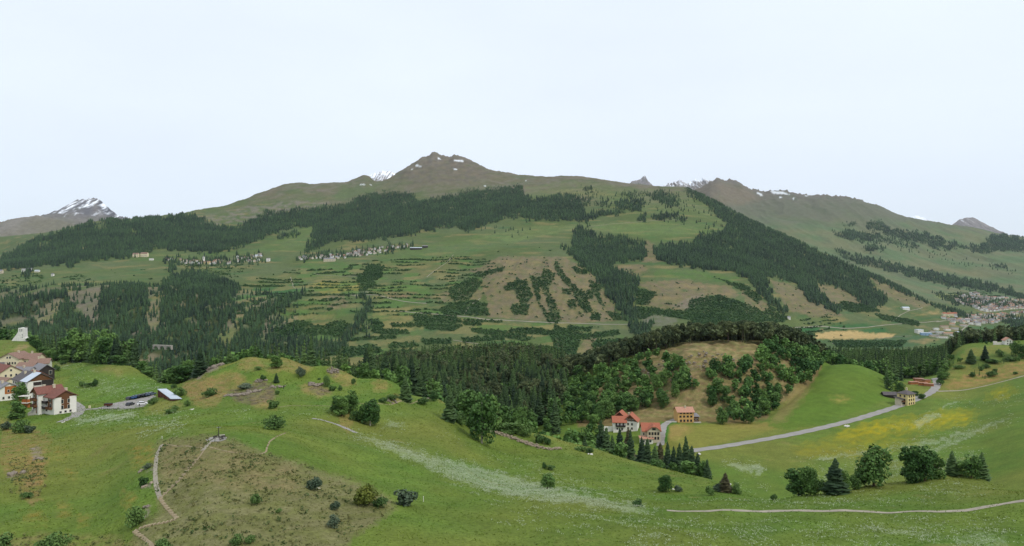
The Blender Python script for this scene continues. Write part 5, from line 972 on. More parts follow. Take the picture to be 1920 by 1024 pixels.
def block(par, off, rz, L, Wd, H, rise, wall, roof, kind='gable', over=.7, wins=(), base=-2.5, chim=(), gable_wood=None, shutters=False, balc=(), panels=()):
    c, s = math.cos(rz), math.sin(rz)
    def place(o):
        o.location = (off[0], off[1], off[2] if len(off) > 2 else 0); o.rotation_euler.z = rz; return o
    w = MB()
    if kind == 'hip' or kind == 'flat': w.box(-L/2, L/2, -Wd/2, Wd/2, base, H)
    elif kind == 'mono': w.prism([(-Wd/2, base), (Wd/2, base), (Wd/2, H + rise), (-Wd/2, H)], 'x', -L/2, L/2)
    else: w.prism([(-Wd/2, base), (Wd/2, base), (Wd/2, H), (0, H + rise), (-Wd/2, H)], 'x', -L/2, L/2)
    wl = place(w.build('wall', WALL[wall], par))
    r = MB(); t = .28; k = rise / (Wd / 2)
    if kind == 'gable':
        y = Wd/2 + over; z = H - over * k
        r.prism([(-y, z + .02), (0, H + rise + .02), (y, z + .02), (y, z + t), (0, H + rise + t * 1.15), (-y, z + t)], 'x', -L/2 - over, L/2 + over)
    elif kind == 'half':                                   # gable with clipped ends
        y = Wd/2 + over; z = H - over * k; cl = Wd * .16; xe = L/2 + over; zc = H + rise - cl * k
        v = [(-xe,-y,z),(xe,-y,z),(xe,y,z),(-xe,y,z),(-xe,-cl,zc),(xe,-cl,zc),(xe,cl,zc),(-xe,cl,zc),(-xe+cl*1.3,0,H+rise),(xe-cl*1.3,0,H+rise)]
        v = v + [(a, b, q + t) for a, b, q in v]
        f = [(0,1,5,9,8,4),(3,7,8,9,6,2),(4,8,7),(5,6,9)]
        r.add(v, [tuple(i + 10 for i in q) for q in f] + [q[::-1] for q in f] + [(0,1,11,10),(2,3,13,12),(0,10,14,4),(3,7,17,13),(4,14,17,7),(1,5,15,11),(2,12,16,6),(5,6,16,15)])
    elif kind == 'hip':
        x, y = L/2 + over, Wd/2 + over; q = max(L/2 - Wd/2, 0.6)
        r.add([(-x,-y,H+.02),(x,-y,H+.02),(x,y,H+.02),(-x,y,H+.02),(-x,-y,H+t),(x,-y,H+t),(x,y,H+t),(-x,y,H+t),(-q,0,H+rise),(q,0,H+rise)],
              [(3,2,1,0),(0,1,5,4),(1,2,6,5),(2,3,7,6),(3,0,4,7),(4,5,9,8),(5,6,9),(6,7,8,9),(7,4,8)])
    elif kind == 'mono':
        kk2 = rise / Wd; y = Wd/2 + over
        r.prism([(-y, H - over * kk2 + .02), (y, H + rise + over * kk2 + .02), (y, H + rise + over * kk2 + t), (-y, H - over * kk2 + t)], 'x', -L/2 - over, L/2 + over)
    else: r.box(-L/2 - over * .4, L/2 + over * .4, -Wd/2 - over * .4, Wd/2 + over * .4, H + .02, H + .3)
    rf = place(r.build('roof', ROOF[roof], par))
    for cx, cy in chim:
        m = MB(); zt = H + rise - abs(cy) * k * (kind in ('gable', 'half')) ; m.box(cx - .45, cx + .45, cy - .45, cy + .45, zt - .8, zt + 1.5); m.box(cx - .55, cx + .55, cy - .55, cy + .55, zt + 1.5, zt + 1.65); m.build('chimney', WALL['beige'], rf)
    for face, u0, u1, z0, z1, wm in panels:
        m = MB(); m.box(*fbox(face, L, Wd, u0, u1, z0, z1, -.02, .09)); place(m.build('boarding', WALL[wm], par))
    if gable_wood:
        for face in gable_wood[1]:
            m = MB(); sx = L/2 if face == 'E' else -L/2; d = .08 if face == 'E' else -.08
            m.prism([(-Wd/2 + .02, H - .05), (Wd/2 - .02, H - .05), (0, H + rise - .12)], 'x', sx - d * .2, sx + d); place(m.build('gable_boarding', WALL[gable_wood[0]], par))
    for face, rows, cols, ww, wh, z0, dz, u0, u1 in wins:
        for i in range(rows):
            for j in range(cols):
                u = u0 + (u1 - u0) * (j + .5) / cols; z = z0 + i * dz
                m = MB(); m.box(*fbox(face, L, Wd, u - ww/2 - .14, u + ww/2 + .14, z - .14, z + wh + .14, -.03, .11))
                fr = place(m.build('window', SHUT if shutters == 'brown' else FRAME, par))
                m = MB(); m.box(*fbox(face, L, Wd, u - ww/2, u + ww/2, z, z + wh, .05, .14)); m.build('pane', GLASS, fr)
                if shutters is True:
                    m = MB(); m.box(*fbox(face, L, Wd, u - ww/2 - .62, u - ww/2 - .16, z - .05, z + wh + .05, .02, .13)); m.box(*fbox(face, L, Wd, u + ww/2 + .16, u + ww/2 + .62, z - .05, z + wh + .05, .02, .13)); m.build('shutter', SHUT, fr)
    for face, u0, u1, z, bm_ in balc:
        m = MB(); m.box(*fbox(face, L, Wd, u0, u1, z - .15, z, .0, 1.3)); m.box(*fbox(face, L, Wd, u0, u1, z, z + .95, 1.2, 1.3)); m.box(*fbox(face, L, Wd, u0, u0 + .1, z, z + .95, 0, 1.2)); m.box(*fbox(face, L, Wd, u1 - .1, u1, z, z + .95, 0, 1.2)); place(m.build('balcony', WALL[bm_], par))
    return wl, rf
def house(name, label, x, Y, rz, cat='house', group=None, dz=0):
    p = at(x, Y); o = empty(name, (p[0], p[1], p[2] + dz), 0); return tag(o, label, cat, group)
G1 = 'houses of the near village'
h = house('village_house', 'cream house with dark windows in its wide front gable, topmost of the near village', 33, 452, 0, 'house', G1)
block(h, (-1, 0), R(92), 14, 13, 5.2, 3.4, 'cream', 'brown', wins=[('W',1,6,.9,1.3,1.6,2.7,-5.6,5.2), ('W',1,2,.9,1.2,5.3,2.7,-1.8,1.8)], chim=[(1,-1)])
block(h, (9.5, 2), R(2), 10, 9, 4.6, 3.0, 'cream', 'brown', wins=[('S',1,3,1,1.3,1.8,2.6,-4,4)], chim=[(-1,0)])
h = house('village_house', 'white house with an orange brown roof at the meadow edge of the near village', 76, 448, 0, 'house', G1)
block(h, (0, 0), R(22), 11, 9, 4.6, 2.6, 'white', 'brown', wins=[('W',1,3,.8,1.3,1.9,2.6,-3.6,3.6), ('S',1,3,.9,1.0,2.6,2.6,-4,4.6)], chim=[(-1,0)])
h = house('village_house', 'tall cream house with a red brown roof at the left edge of the near village', 10, 398, 0, 'house', G1)
block(h, (0, 0), R(-32), 15, 11, 7.0, 3.6, 'cream', 'red', wins=[('E',2,3,.9,1.3,1.6,2.7,-4,4), ('E',1,1,.9,1.1,7.4,2.7,-1,1), ('S',1,4,.9,1.3,4.3,2.7,-6,6)], chim=[(-2,1)])
h = house('village_house', 'white house under a broad grey slate roof in the middle of the near village', 47, 408, 0, 'house', G1)
block(h, (0, 0), R(-6), 10.5, 9, 4.6, 2.6, 'white', 'grey', wins=[('S',1,3,.9,1.2,1.8,2.6,-4,4)], chim=[(0,-.8)])
h = house('village_house', 'dark boarded barn with a grey roof at the right end of the near village', 80, 412, 0, 'barn', G1)
block(h, (0, 0), R(-35), 12, 8.5, 5.4, 3.0, 'dark', 'grey', wins=[('E',1,1,1.4,2.2,2.6,2.6,.6,3.4)])
h = house('village_house', 'small house with a red tiled roof between the slate house and the dark barn', 68, 390, 0, 'house', G1)
block(h, (0, 0), R(-35), 9.5, 7.5, 5.2, 2.6, 'beige', 'red', gable_wood=('wood', 'E'), wins=[('E',1,1,1,1.5,2,2.6,-.5,2.5)])
h = house('village_house', 'low barn with a pale brown roof behind the slate roofed house', 53, 430, 0, 'barn', G1)
block(h, (0, 0), R(4), 10, 7, 4.2, 2.0, 'wood', 'brown')
h = house('village_house', 'dark slate roofed house cut by the left picture edge, high in the near village', -3, 432, 0, 'house', G1)
block(h, (0, 0), R(5), 9, 8, 3.6, 2.4, 'wood', 'dark', wins=[('S',1,2,.9,1.1,1.2,2.6,-3,3)])
h = house('village_house', 'low cream house in front of the tall cream house, beside the left picture edge', 8, 372, 0, 'house', G1)
block(h, (0, 0), R(-20), 10, 7.5, 4.6, 2.0, 'cream', 'brown', wins=[('S',1,4,.8,1.0,2.2,2.6,-4.2,4.2), ('E',1,2,.8,1.0,2.2,2.6,-2.4,2.4)])
h = house('village_house', 'white house with orange timber walls and a grey roof, lowest at the left picture edge', 9, 342, 0, 'house', G1)
block(h, (0, 0), R(-33), 10, 9, 6.2, 2.6, 'white', 'grey', panels=[('S',-5,4.6,3.0,6.1,'orange'), ('E',-1.8,3.2,3.4,7.2,'orange')], wins=[('E',1,3,.8,1.1,1.0,2.6,-3.6,3.6), ('S',1,3,1,1.2,.8,2.6,-4,4), ('E',1,2,.8,1.1,4.3,2.6,-1.2,2.6)], chim=[(0,-1)])
h = house('village_house', 'long white house with dark boarding and a metal roof end, largest of the near village', 62, 352, 0, 'house', G1, .3)
wl, rf = block(h, (0, 0), R(-33), 18, 12, 8.4, 3.6, 'white', 'dark', gable_wood=('wood', 'E'), wins=[('S',3,4,.9,1.3,1.2,2.5,-8.4,0)],
   panels=[('S',2.6,6,1.4,8.2,'dark'), ('E',.4,5.9,-.6,8.3,'dark'), ('E',-3.4,.3,.2,7.8,'dark')], balc=[('E',-3.4,.3,2.4,'stone'), ('E',-3.4,.3,5.2,'stone')], chim=[(3,-.5),(-4,-2)])
m = MB(); k_ = 3.6 / 6; m.prism([(-6.75, 8.4 - .75 * k_ + .29), (.02, 12.0 + .33), (.02, 12.0 + .41), (-6.75, 8.4 - .75 * k_ + .38)], 'x', 1.6, 9.72); m.build('metal_roof', ROOF['metal'], rf)
# the big chalet
h = house('chalet', 'white and brown wooden chalet with red roofs, standing below the village on the grass', 99, 300, 0, 'chalet', None, .2)
block(h, (3.2, 0), R(-33), 10.5, 9, 7.4, 2.6, 'white', 'red', wins=[('S',1,2,1.0,1.2,5.4,2.5,.4,2.6), ('S',2,1,1.6,1.5,.9,2.5,-2.6,-1.2), ('S',1,1,1.6,1.6,3.0,2.5,1.2,3.0), ('E',2,2,.8,1.6,2.0,2.6,-2.6,2.6), ('E',1,3,.8,.8,.4,2.6,-3,3)], panels=[('S',-.6,3.8,2.6,7.3,'wood'), ('E',-1.6,1.6,2.0,8.2,'wood')], gable_wood=('wood', 'E'), balc=[('S',-4.6,-.8,4.6,'dark'), ('S',-4.6,-.8,2.1,'dark'), ('S',.2,3.6,2.3,'wood')], chim=[(2.4,1.4)])
block(h, (-3.8, 2.2), R(57), 10, 6.4, 8.8, 2.3, 'white', 'red', wins=[('W',2,1,.9,1.4,4.4,2.4,-1.2,.2)], panels=[('W',-1.7,1.7,-.1,8.7,'wood')], gable_wood=('wood', 'W'), balc=[('W',-2.0,2.0,5.6,'wood'), ('W',-2.0,2.0,2.9,'wood')], chim=[(-1,1.2), (2,-1.2)])
m = MB()
for i in range(8): m.box(-9.4 + i * .45, -8.9 + i * .45, -2.6, -1.2, -1.5, .1 + i * .3)
m.box(-9.4, -5.8, -2.75, -2.6, 1.4, 1.55); m.build('outside_stairs', WALL['stone'], h)
# two storey kiosk terrace
h = house('garden_pavilion', 'small two level garden pavilion with pale flat roofs between the houses and the chalet', 47, 318, 0, 'pavilion')
for a in (-1.8, 1.6):
    for b in (-1.3, 1.1): m = MB(); m.box(a, a + .18, b, b + .18, -2, 5.6); m.build('post', WALL['wood'], h)
m = MB(); m.box(-2.2, 2.2, -1.7, 1.7, 5.6, 5.8); m.box(-2.3, 2.3, -1.8, 1.8, 2.4, 2.6); m.build('roof', WALL['stone'], h)
m = MB(); m.box(-1.6, 1.6, .2, 1.2, -1.5, 2.4); m.box(-1.7, 1.7, .1, 1.2, 2.6, 3.9); m.build('wall', WALL['orange'], h)
# the four houses in the valley
h = house('wooden_barn', 'dark wooden barn with an orange roof, highest of the houses in the valley', 1164, 452, 0, 'barn')
block(h, (0, 0), R(70), 8, 7, 4.6, 3.0, 'redwood', 'orange')
h = house('country_house', 'white house with two orange roofs and a brown timbered gable, left in the valley', 1174, 428, 0)
block(h, (-4.6, -.5), R(-4), 8, 8, 5.6, 2.8, 'white', 'orange', wins=[('S',1,3,.9,1.8,3.2,2.6,-3.2,3.4), ('S',1,2,1,1.5,.4,2.6,-3,3)], balc=[('S',-2.4,3.6,2.9,'dark')])
block(h, (3.2, .3), R(72), 9, 9, 6.0, 4.0, 'white', 'orange', gable_wood=('wood', 'W'), wins=[('W',2,2,1.0,1.4,.8,2.7,-2.4,2.4), ('W',1,3,.9,1.3,6.1,2.7,-2.8,2.8)], chim=[(1,1.5)])
m = MB(); m.box(-15, -8.6, -2.6, -2.2, -1, 2.4); m.box(-9, -4, -5.4, -5.1, -1.5, .9); m.build('terrace_wall', WALL['white'], h)
m = MB(); m.box(-8.6, 6, -5.1, -4.4, -2, .1); m.build('terrace', WALL['stone'], h)
h = house('country_house', 'beige house with a bright orange cross gabled roof beside the valley lane', 1220, 404, 0)
block(h, (0, 1.5), R(-2), 10.4, 9, 6.6, 3.6, 'beige', 'orange', wins=[('S',1,1,.8,1.2,4.0,2.6,-5,-4.2)])
block(h, (1.0, -1.6), R(88), 7.2, 7.6, 7.2, 2.9, 'beige', 'orange', 'half', wins=[('W',2,4,.9,1.5,1.9,2.7,-3.4,3.4), ('W',1,1,1.8,1.0,7.5,2.7,-1,1)], shutters='brown')
block(h, (-3.6, -4.6), 0, 7.2, 4.0, 2.6, .5, 'white', 'pink', 'mono', wins=[('S',1,3,1.2,1.2,.6,2.6,-3,3)])
h = house('country_house', 'ochre house with a low pinkish roof and three window rows in the valley', 1282, 458, 0)
block(h, (0, 0), R(3), 11, 9.5, 7.2, 2.4, 'ochre', 'pink', wins=[('S',1,4,1.2,1.1,3.6,2.5,-5,5), ('S',1,4,1.2,.7,6.0,2.5,-4.6,4.6), ('S',1,4,1.1,1.3,.7,2.5,-4.6,4.8)], shutters='brown', chim=[(.6,-1.2)])
block(h, (7.6, 1.2), R(3), 4.2, 6, 3.4, .8, 'wood', 'grey', 'mono', wins=[('S',1,2,.9,1.2,1,2.5,-1.8,1.8)])
m = MB(); m.box(5.6, 10.5, -5, -4.6, -2, .6); m.box(-13, -6, -4.6, -4.2, -2, .9); m.build('garden_wall', WALL['stone'], h)
# yellow house by the road, dark shed, timber stacks
h = house('roadside_house', 'pale yellow three storey house with a dark hipped roof beside the main road', 1699, 497, 0)
block(h, (0, 0), R(28), 9, 8, 8.2, 2.6, 'yellow', 'dark', 'hip', .8, wins=[('S',3,3,.9,1.3,.9,2.6,-4,4), ('W',3,2,.9,1.3,.9,2.6,-3.2,3.2)], shutters='brown', chim=[(.5,0)])
block(h, (-5.6, -1.2), R(28), 3.4, 5, 4.6, .8, 'beige', 'dark', 'mono', wins=[('S',1,1,1.1,1.2,.9,2.4,-2,2)], balc=[('S',-1.6,1.6,2.8,'wood')])
h = house('dark_shed', 'low dark shed in the grass left of the yellow roadside house', 1667, 520, 0, 'shed')
block(h, (0, 0), R(-8), 9, 5, 2.2, 1.6, 'dark', 'dark')
for x, Y, rz, L_, n, hgt, dk in ((1713,578,8,8,5,2.2,0),(1724,590,-20,7,4,2.6,1),(1731,570,-25,7,4,2.4,0),(1737,582,15,6,4,2.6,1),(1742,566,-28,7,4,2.0,0),(1722,600,0,8,3,2.0,0)):
    p = at(x, Y); o = empty('timber_stack', p, R(rz)); tag(o, 'stack of sawn orange brown timber in the yard by the bend of the main road', 'timber stack', 'timber stacks in the yard')
    for i in range(n):
        m = MB(); z = i * hgt / n; q = random.uniform(-.3, .3); m.box(-L_/2 + q, L_/2 + q, -1.6, 1.6, z, z + hgt / n - .12); m.build('plank_layer', WALL['orange'] if (i + dk) % 3 else ROOF['pink'], o)
    m = MB(); m.box(-L_/2 - .2, L_/2 + .2, -1.8, 1.8, hgt, hgt + .12); m.build('cover_sheet', ROOF[('pink', 'brown')[dk]], o)
# white house on the right hill
h = house('hill_house', 'small white gabled house on the dry hill at the right', 1889, 690, 0)
block(h, (0, 0), R(68), 10, 7, 4.6, 2.6, 'white', 'pink', wins=[('W',2,2,.9,1.2,.8,2.6,-2.2,2.2)])
m = MB(); m.box(-15, -6, -1, -.5, -1.5, 2.6); m.box(-15, -11, -.5, 0, -1.5, 3.6); m.build('ruined_wall', WALL['stone'], h)
# ruined tower
p = at(39, 558); o = empty('ruined_tower', (p[0], p[1], p[2] - .3), R(8)); tag(o, 'ruined pale stone tower with one slanting broken side on the grassy hill above the village', 'tower')
m = MB(); sc = 558 / F
m.prism([(-14*sc, -1), (14*sc, -1), (13*sc, 2*sc), (9.0*sc, 8*sc), (8.2*sc, 25*sc), (5*sc, 24.6*sc), (2*sc, 25.4*sc), (-1.2*sc, 25*sc), (-1.6*sc, 18*sc), (-5*sc, 12*sc), (-9*sc, 7*sc), (-13*sc, 1*sc)], 'y', -2.6, 2.6)
tw = m.build('masonry', mat('tower_stone', C(214,211,202), .95, .1, .14, 1.0), o)
for a, b in ((1.8, 19.5), (4.8, 19.5), (5.8, 12), (5.6, 8), (1.5, 22), (5, 22)):
    m = MB(); m.box((a - .6)*sc, (a + .6)*sc, -2.72, -2.5, (b - .9)*sc, (b + .9)*sc); m.build('window_opening', GLASS, tw)
# metal roofed shed at the car park
p = at(318, 318); o = empty('open_shed', p, R(0)); tag(o, 'long shed with a pale metal roof and dark red wall beside the car park', 'shed')
def above(x, y, hgt):          # the spot on the line of sight that is hgt metres over the ground
    for Y in np.arange(372, 200, -.5):
        X = (x - 960) / F * Y; z = (512 - y) / F * Y
        if z - ground(X, Y) >= hgt: return np.array([X - p[0], Y - p[1], z - p[2]])
a, b_, c_, d_ = above(295, 730, 3.6), above(312, 729.6, 2.4), above(341.5, 748.5, .35), above(320, 748.6, .9)
m = MB(); up = np.array([0, 0, .22]); m.add([a, b_, c_, d_, a + up, b_ + up, c_ + up, d_ + up], [(3,2,1,0),(4,5,6,7),(0,1,5,4),(1,2,6,5),(2,3,7,6),(3,0,4,7)]); m.build('roof', ROOF['metal'], o)
m = MB(); dn = np.array([0, 0, -4.4]); g = .04
ai, di, ci, bi = a + (c_ - a) * g, d_ + (b_ - d_) * g, c_ + (a - c_) * g, b_ + (d_ - b_) * g; e1 = np.array([0, 0, -.05])
m.add([ai + e1, di + e1, ci + e1, bi + e1, ai + dn, di + dn, ci + dn, bi + dn], [(0,1,2,3),(7,6,5,4),(0,4,5,1),(1,5,6,2),(2,6,7,3),(3,7,4,0)]); m.build('wall', WALL['redwood'], o)
for t in (.1, .35, .6, .85): m = MB(); q = a + (d_ - a) * t; m.tube(q + (-.3, 0, -3.2), q + (-.3, 0, 0), .12); m.build('post', WALL['wood'], o)

# ------------------------------------------------------------------ far villages: every house a thing
fw = bpy.data.materials.new('far_house_walls'); fw.use_nodes = True; nt = fw.node_tree; b = nt.nodes['Principled BSDF']; oi = N(nt, 'ShaderNodeObjectInfo'); cr = N(nt, 'ShaderNodeValToRGB'); cr.color_ramp.interpolation = 'CONSTANT'
els = cr.color_ramp.elements; els[0].position = 0; els[0].color = (*C(222,220,212), 1); els[1].position = .4; els[1].color = (*C(210,200,180), 1)
for ps, cc in ((.62, C(190,170,144)), (.74, C(228,226,222)), (.92, C(150,124,102))): q = els.new(ps); q.color = (*cc, 1)
nt.links.new(oi.outputs['Random'], cr.inputs[0]); nt.links.new(cr.outputs[0], b.inputs['Base Color']); b.inputs['Roughness'].default_value = .9
fr_ = bpy.data.materials.new('far_house_roofs'); fr_.use_nodes = True; nt = fr_.node_tree; b = nt.nodes['Principled BSDF']; oi = N(nt, 'ShaderNodeObjectInfo'); cr = N(nt, 'ShaderNodeValToRGB'); cr.color_ramp.interpolation = 'CONSTANT'
mu = N(nt, 'ShaderNodeMath', operation='MULTIPLY'); mu.inputs[1].default_value = 7.13; frc = N(nt, 'ShaderNodeMath', operation='FRACT')
els = cr.color_ramp.elements; els[0].position = 0; els[0].color = (*C(120,104,98), 1); els[1].position = .35; els[1].color = (*C(142,110,94), 1)
for ps, cc in ((.55, C(112,110,112)), (.75, C(158,118,100)), (.9, C(150,150,152))): q = els.new(ps); q.color = (*cc, 1)
nt.links.new(oi.outputs['Random'], mu.inputs[0]); nt.links.new(mu.outputs[0], frc.inputs[0]); nt.links.new(frc.outputs[0], cr.inputs[0]); nt.links.new(cr.outputs[0], b.inputs['Base Color']); b.inputs['Roughness'].default_value = .85
def far_mesh(L, Wd, H, rise, mats=None, flat=False):
    m = MB(); m.prism([(-Wd/2, -3), (Wd/2, -3), (Wd/2, H), (0, H + rise), (-Wd/2, H)], 'x', -L/2, L/2, 0)
    k = rise / (Wd / 2); y = Wd/2 + .8; z = H - .8 * k
    m.prism([(-y, z + .02), (0, H + rise + .02), (y, z + .02), (y, z + .4), (0, H + rise + .5), (-y, z + .4)], 'x', -L/2 - .8, L/2 + .8, 1)
    n = max(2, int(L / 3.2))
    for r_ in range(2):
        for j in range(n):
            u = -L/2 + L * (j + .5) / n; m.box(u - .5, u + .5, -Wd/2 - .06, -Wd/2 + .02, 1 + r_ * 2.7, 2.4 + r_ * 2.7, 2)
    for j in (-1.6, 1.6):
        m.box(L/2 - .02, L/2 + .06, j - .5, j + .5, 1.2, 2.6, 2); m.box(-L/2 - .06, -L/2 + .02, j - .5, j + .5, 1.2, 2.6, 2)
    return m.mesh('far_house', mats or [fw, fr_, GLASS])
FH = [far_mesh(11,9,6.5,2.8), far_mesh(13,10,7,3), far_mesh(9,8,6,2.5), far_mesh(16,10,8,2.6), far_mesh(10,9,8,3)]
def hitSR(x, y):
    p = hit(x, y, 'S')
    r1 = ZONE['S'][1]; i = int(colf(x))
    return p if PYr[ZONE['S'][0]:r1, i].min() <= y else hit(x, y, 'R')
TAKEN = []
def scatter_houses(poly, n, label, group, mind=3.4, sc=1.0):
    xs = [p[0] for p in poly]; ys = [p[1] for p in poly]; k = 0; tries = 0
    while k < n and tries < n * 60:
        tries += 1; x = random.uniform(min(xs), max(xs)); y = random.uniform(min(ys), max(ys))
        if not inpoly(np.array([x]), np.array([y]), poly)[0]: continue
        if any(abs(x - a) < mind and abs(y - b) < mind * .55 for a, b in TAKEN): continue
        TAKEN.append((x, y)); p = hitSR(x, y)
        o = link(bpy.data.objects.new('far_house', random.choice(FH))); o.location = p; o.rotation_euler.z = R(random.choice([0, 90]) + random.uniform(-30, 30)); o.scale = [sc * random.uniform(.85, 1.15)] * 3
        tag(o, label, 'house', group); k += 1
scatter_houses([(1785,560),(1800,554),(1830,550),(1850,556),(1900,560),(1960,562),(1960,585),(1890,592),(1850,588),(1830,580),(1800,572)], 120, 'small house in the upper, crowded part of the far valley town', 'houses of the far town', 2.9, 1.25)
scatter_houses([(1765,598),(1785,592),(1850,590),(1885,578),(1888,592),(1900,604),(1860,607),(1800,606),(1770,604)], 42, 'house in the lower part of the far valley town below its curving road', 'houses of the far town', 3.4, 1.0)
scatter_houses([(1895,575),(1960,575),(1960,590),(1900,588)], 14, 'house at the right end of the far valley town', 'houses of the far town', 3.4, 1.0)
scatter_houses([(308,486),(335,487),(380,490),(440,489),(436,495),(380,497),(340,495),(312,491)], 26, 'small house in the church hamlet on the far terrace', 'houses of the church hamlet', 3.4, .85)
scatter_houses([(438,484),(460,482),(492,478),(493,486),(480,493),(445,493)], 24, 'small house of the tight cluster between church hamlet and terrace village', 'houses of the middle cluster', 3.0, .85)
scatter_houses([(558,484),(590,481),(640,476),(690,468),(728,462),(730,470),(700,478),(640,485),(565,488)], 62, 'small house of the long village strung along the far terrace', 'houses of the terrace village', 3.1, .85)
scatter_houses([(732,463),(752,461),(772,457),(773,463),(740,467)], 8, 'small house at the thin upper end of the terrace village', 'houses of the terrace village', 3.6, .8)
def far_building(x, y, wpx, dpx, hpx, rise, rz, wallm, roofm, label, cat='building', name='far_building', flat=False):
    p = hitSR(x, y); s = p[1] / F; L, Wd, H = wpx * s, dpx * s, hpx * s
    o = empty(name, p, R(rz)); tag(o, label, cat)
    m = MB()
    if rise: m.prism([(-Wd/2, -4), (Wd/2, -4), (Wd/2, H), (0, H + rise * s), (-Wd/2, H)], 'x', -L/2, L/2)
    else: m.box(-L/2, L/2, -Wd/2, Wd/2, -4, H)
    m.build('wall', wallm, o); m = MB(); e = .5
    if rise:
        k = rise * s / (Wd / 2); yy = Wd/2 + e; z = H - e * k
        m.prism([(-yy, z + .05), (0, H + rise * s + .05), (yy, z + .05), (yy, z + .5), (0, H + rise * s + .6), (-yy, z + .5)], 'x', -L/2 - e, L/2 + e)
    else: m.box(-L/2 - e, L/2 + e, -Wd/2 - e, Wd/2 + e, H + .02, H + .6)
    m.build('roof', roofm, o)
    n = min(7, max(2, int(L / 5)))
    for r_ in range(max(1, min(2, int(H / 4)))):
        for j in range(n):
            wo = link(bpy.data.objects.new('window', WIN1), o); wo.location = (-L/2 + L * (j + .5) / n, -Wd/2 - .02, 1.2 + r_ * 3.2)
    return o
wm_ = MB(); wm_.box(-.9, .9, -.06, .06, 0, 1.6); WIN1 = wm_.mesh('window', GLASS)
BLUE = mat('pale_blue_sheeting', C(150,178,206), .6, .3, .06, .1); FWH = WALL['white']
far_building(255,482,10,6,5,2.5,4,WALL['cream'],ROOF['brown'],'left one of two cream lodges at the forest edge above the church hamlet')
far_building(271,481.5,13,6,5.5,2.5,-4,WALL['cream'],ROOF['brown'],'right, wider one of two cream lodges at the forest edge above the church hamlet')
far_building(284,488,7,4,3.5,0,0,FWH,ROOF['dark'],'white flat building below the two cream lodges')
far_building(387,495,13,6,4,1.5,2,WALL['yellow'],ROOF['brown'],'wide cream block beside the white church tower')
far_building(618,490,21,7,4.5,1.5,2,WALL['beige'],ROOF['grey'],'big long pale block at the lower edge of the terrace village')
far_building(780,468,22,5,3,1,10,WALL['dark'],ROOF['metal'],'long low dark building with a pale roof at the end of the terrace village')
far_building(797,464.5,10,5,3,1,12,WALL['dark'],ROOF['grey'],'short low building at the very end of the terrace village')
far_building(485,482,12,4,2.5,1,14,FWH,ROOF['metal'],'long white roofed row at the top of the middle cluster')
far_building(503,490,6,5,5,1,0,FWH,ROOF['grey'],'lone white house right of the middle cluster')
far_building(47,509,10,4,4,1,5,FWH,ROOF['grey'],'white farmhouse by a dark bush at the far left terrace')
far_building(57,508,7,4,4.5,1,5,FWH,ROOF['grey'],'second white farmhouse of the pair at the far left terrace')
far_building(70,510,8,4,2.5,1,0,FWH,ROOF['metal'],'low white shed right of the far left farmhouses')
far_building(99,517.5,4,4,3,1.5,0,FWH,ROOF['grey'],'tiny lone white hut on the far left terrace')
far_building(1,513,8,5,5,2,0,WALL['beige'],ROOF['grey'],'grey house at the left picture edge on the far terrace')
far_building(1697,580,14,7,3,1.5,10,FWH,ROOF['metal'],'farm with a long pale roof amid fields left of the far town')
far_building(1479,598,5,4,3.5,1.5,0,FWH,ROOF['grey'],'tiny white hut at the foot of the dry slope')
far_building(1723,625,12,9,7,0,8,FWH,ROOF['metal'],'white and pale block at the left end of the works below the far town')
far_building(1736,629,18,9,5,0,-12,BLUE,ROOF['metal'],'pale blue hall of the works below the far town')
for i, (x, y, w, d) in enumerate(((1752,632,16,8),(1766,634,18,8),(1762,626,14,7),(1778,628,16,7),(1790,631,14,8),(1748,624,10,6),(1798,626,12,6),(1776,620,10,6),(1790,618,12,6),(1770,615,14,6),(1755,619,9,5),(1806,612,12,6),(1800,604,22,8),(1826,596,16,7),(1812,601,10,5),(1785,610,9,5),(1820,608,8,5))):
    o = far_building(x, y, w, d, 3.5, 0 if i % 3 else 1, random.uniform(-18, 6), WALL[('beige','white','stone')[i % 3]], ROOF[('grey','brown','metal','pink')[i % 4]], 'low workshop hall among the sheds below the far town', 'hall', 'workshop_hall'); o['group'] = 'halls of the works below the far town'
for i, (x, y) in enumerate(((1770,592),(1777,592.5),(1784,592),(1790,591.5))):
    o = far_building(x, y, 6, 5, 4, 2, 0, WALL['cream'], ROOF['orange'], 'cream terraced house with a reddish roof in the short row left of the far town', 'house', 'row_house'); o['group'] = 'short row of reddish roofed houses'
far_building(1876,628,18,9,2.5,1,-18,FWH,ROOF['metal'],'pale greenhouse like shed in the green field beneath the far town')
far_building(1906,601,12,6,3,1.5,0,FWH,ROOF['metal'],'white roofed shed at the edge of the park trees in the far town')
far_building(1833,610,9,6,4,1.5,0,FWH,ROOF['grey'],'white house alone above the green field beneath the far town')
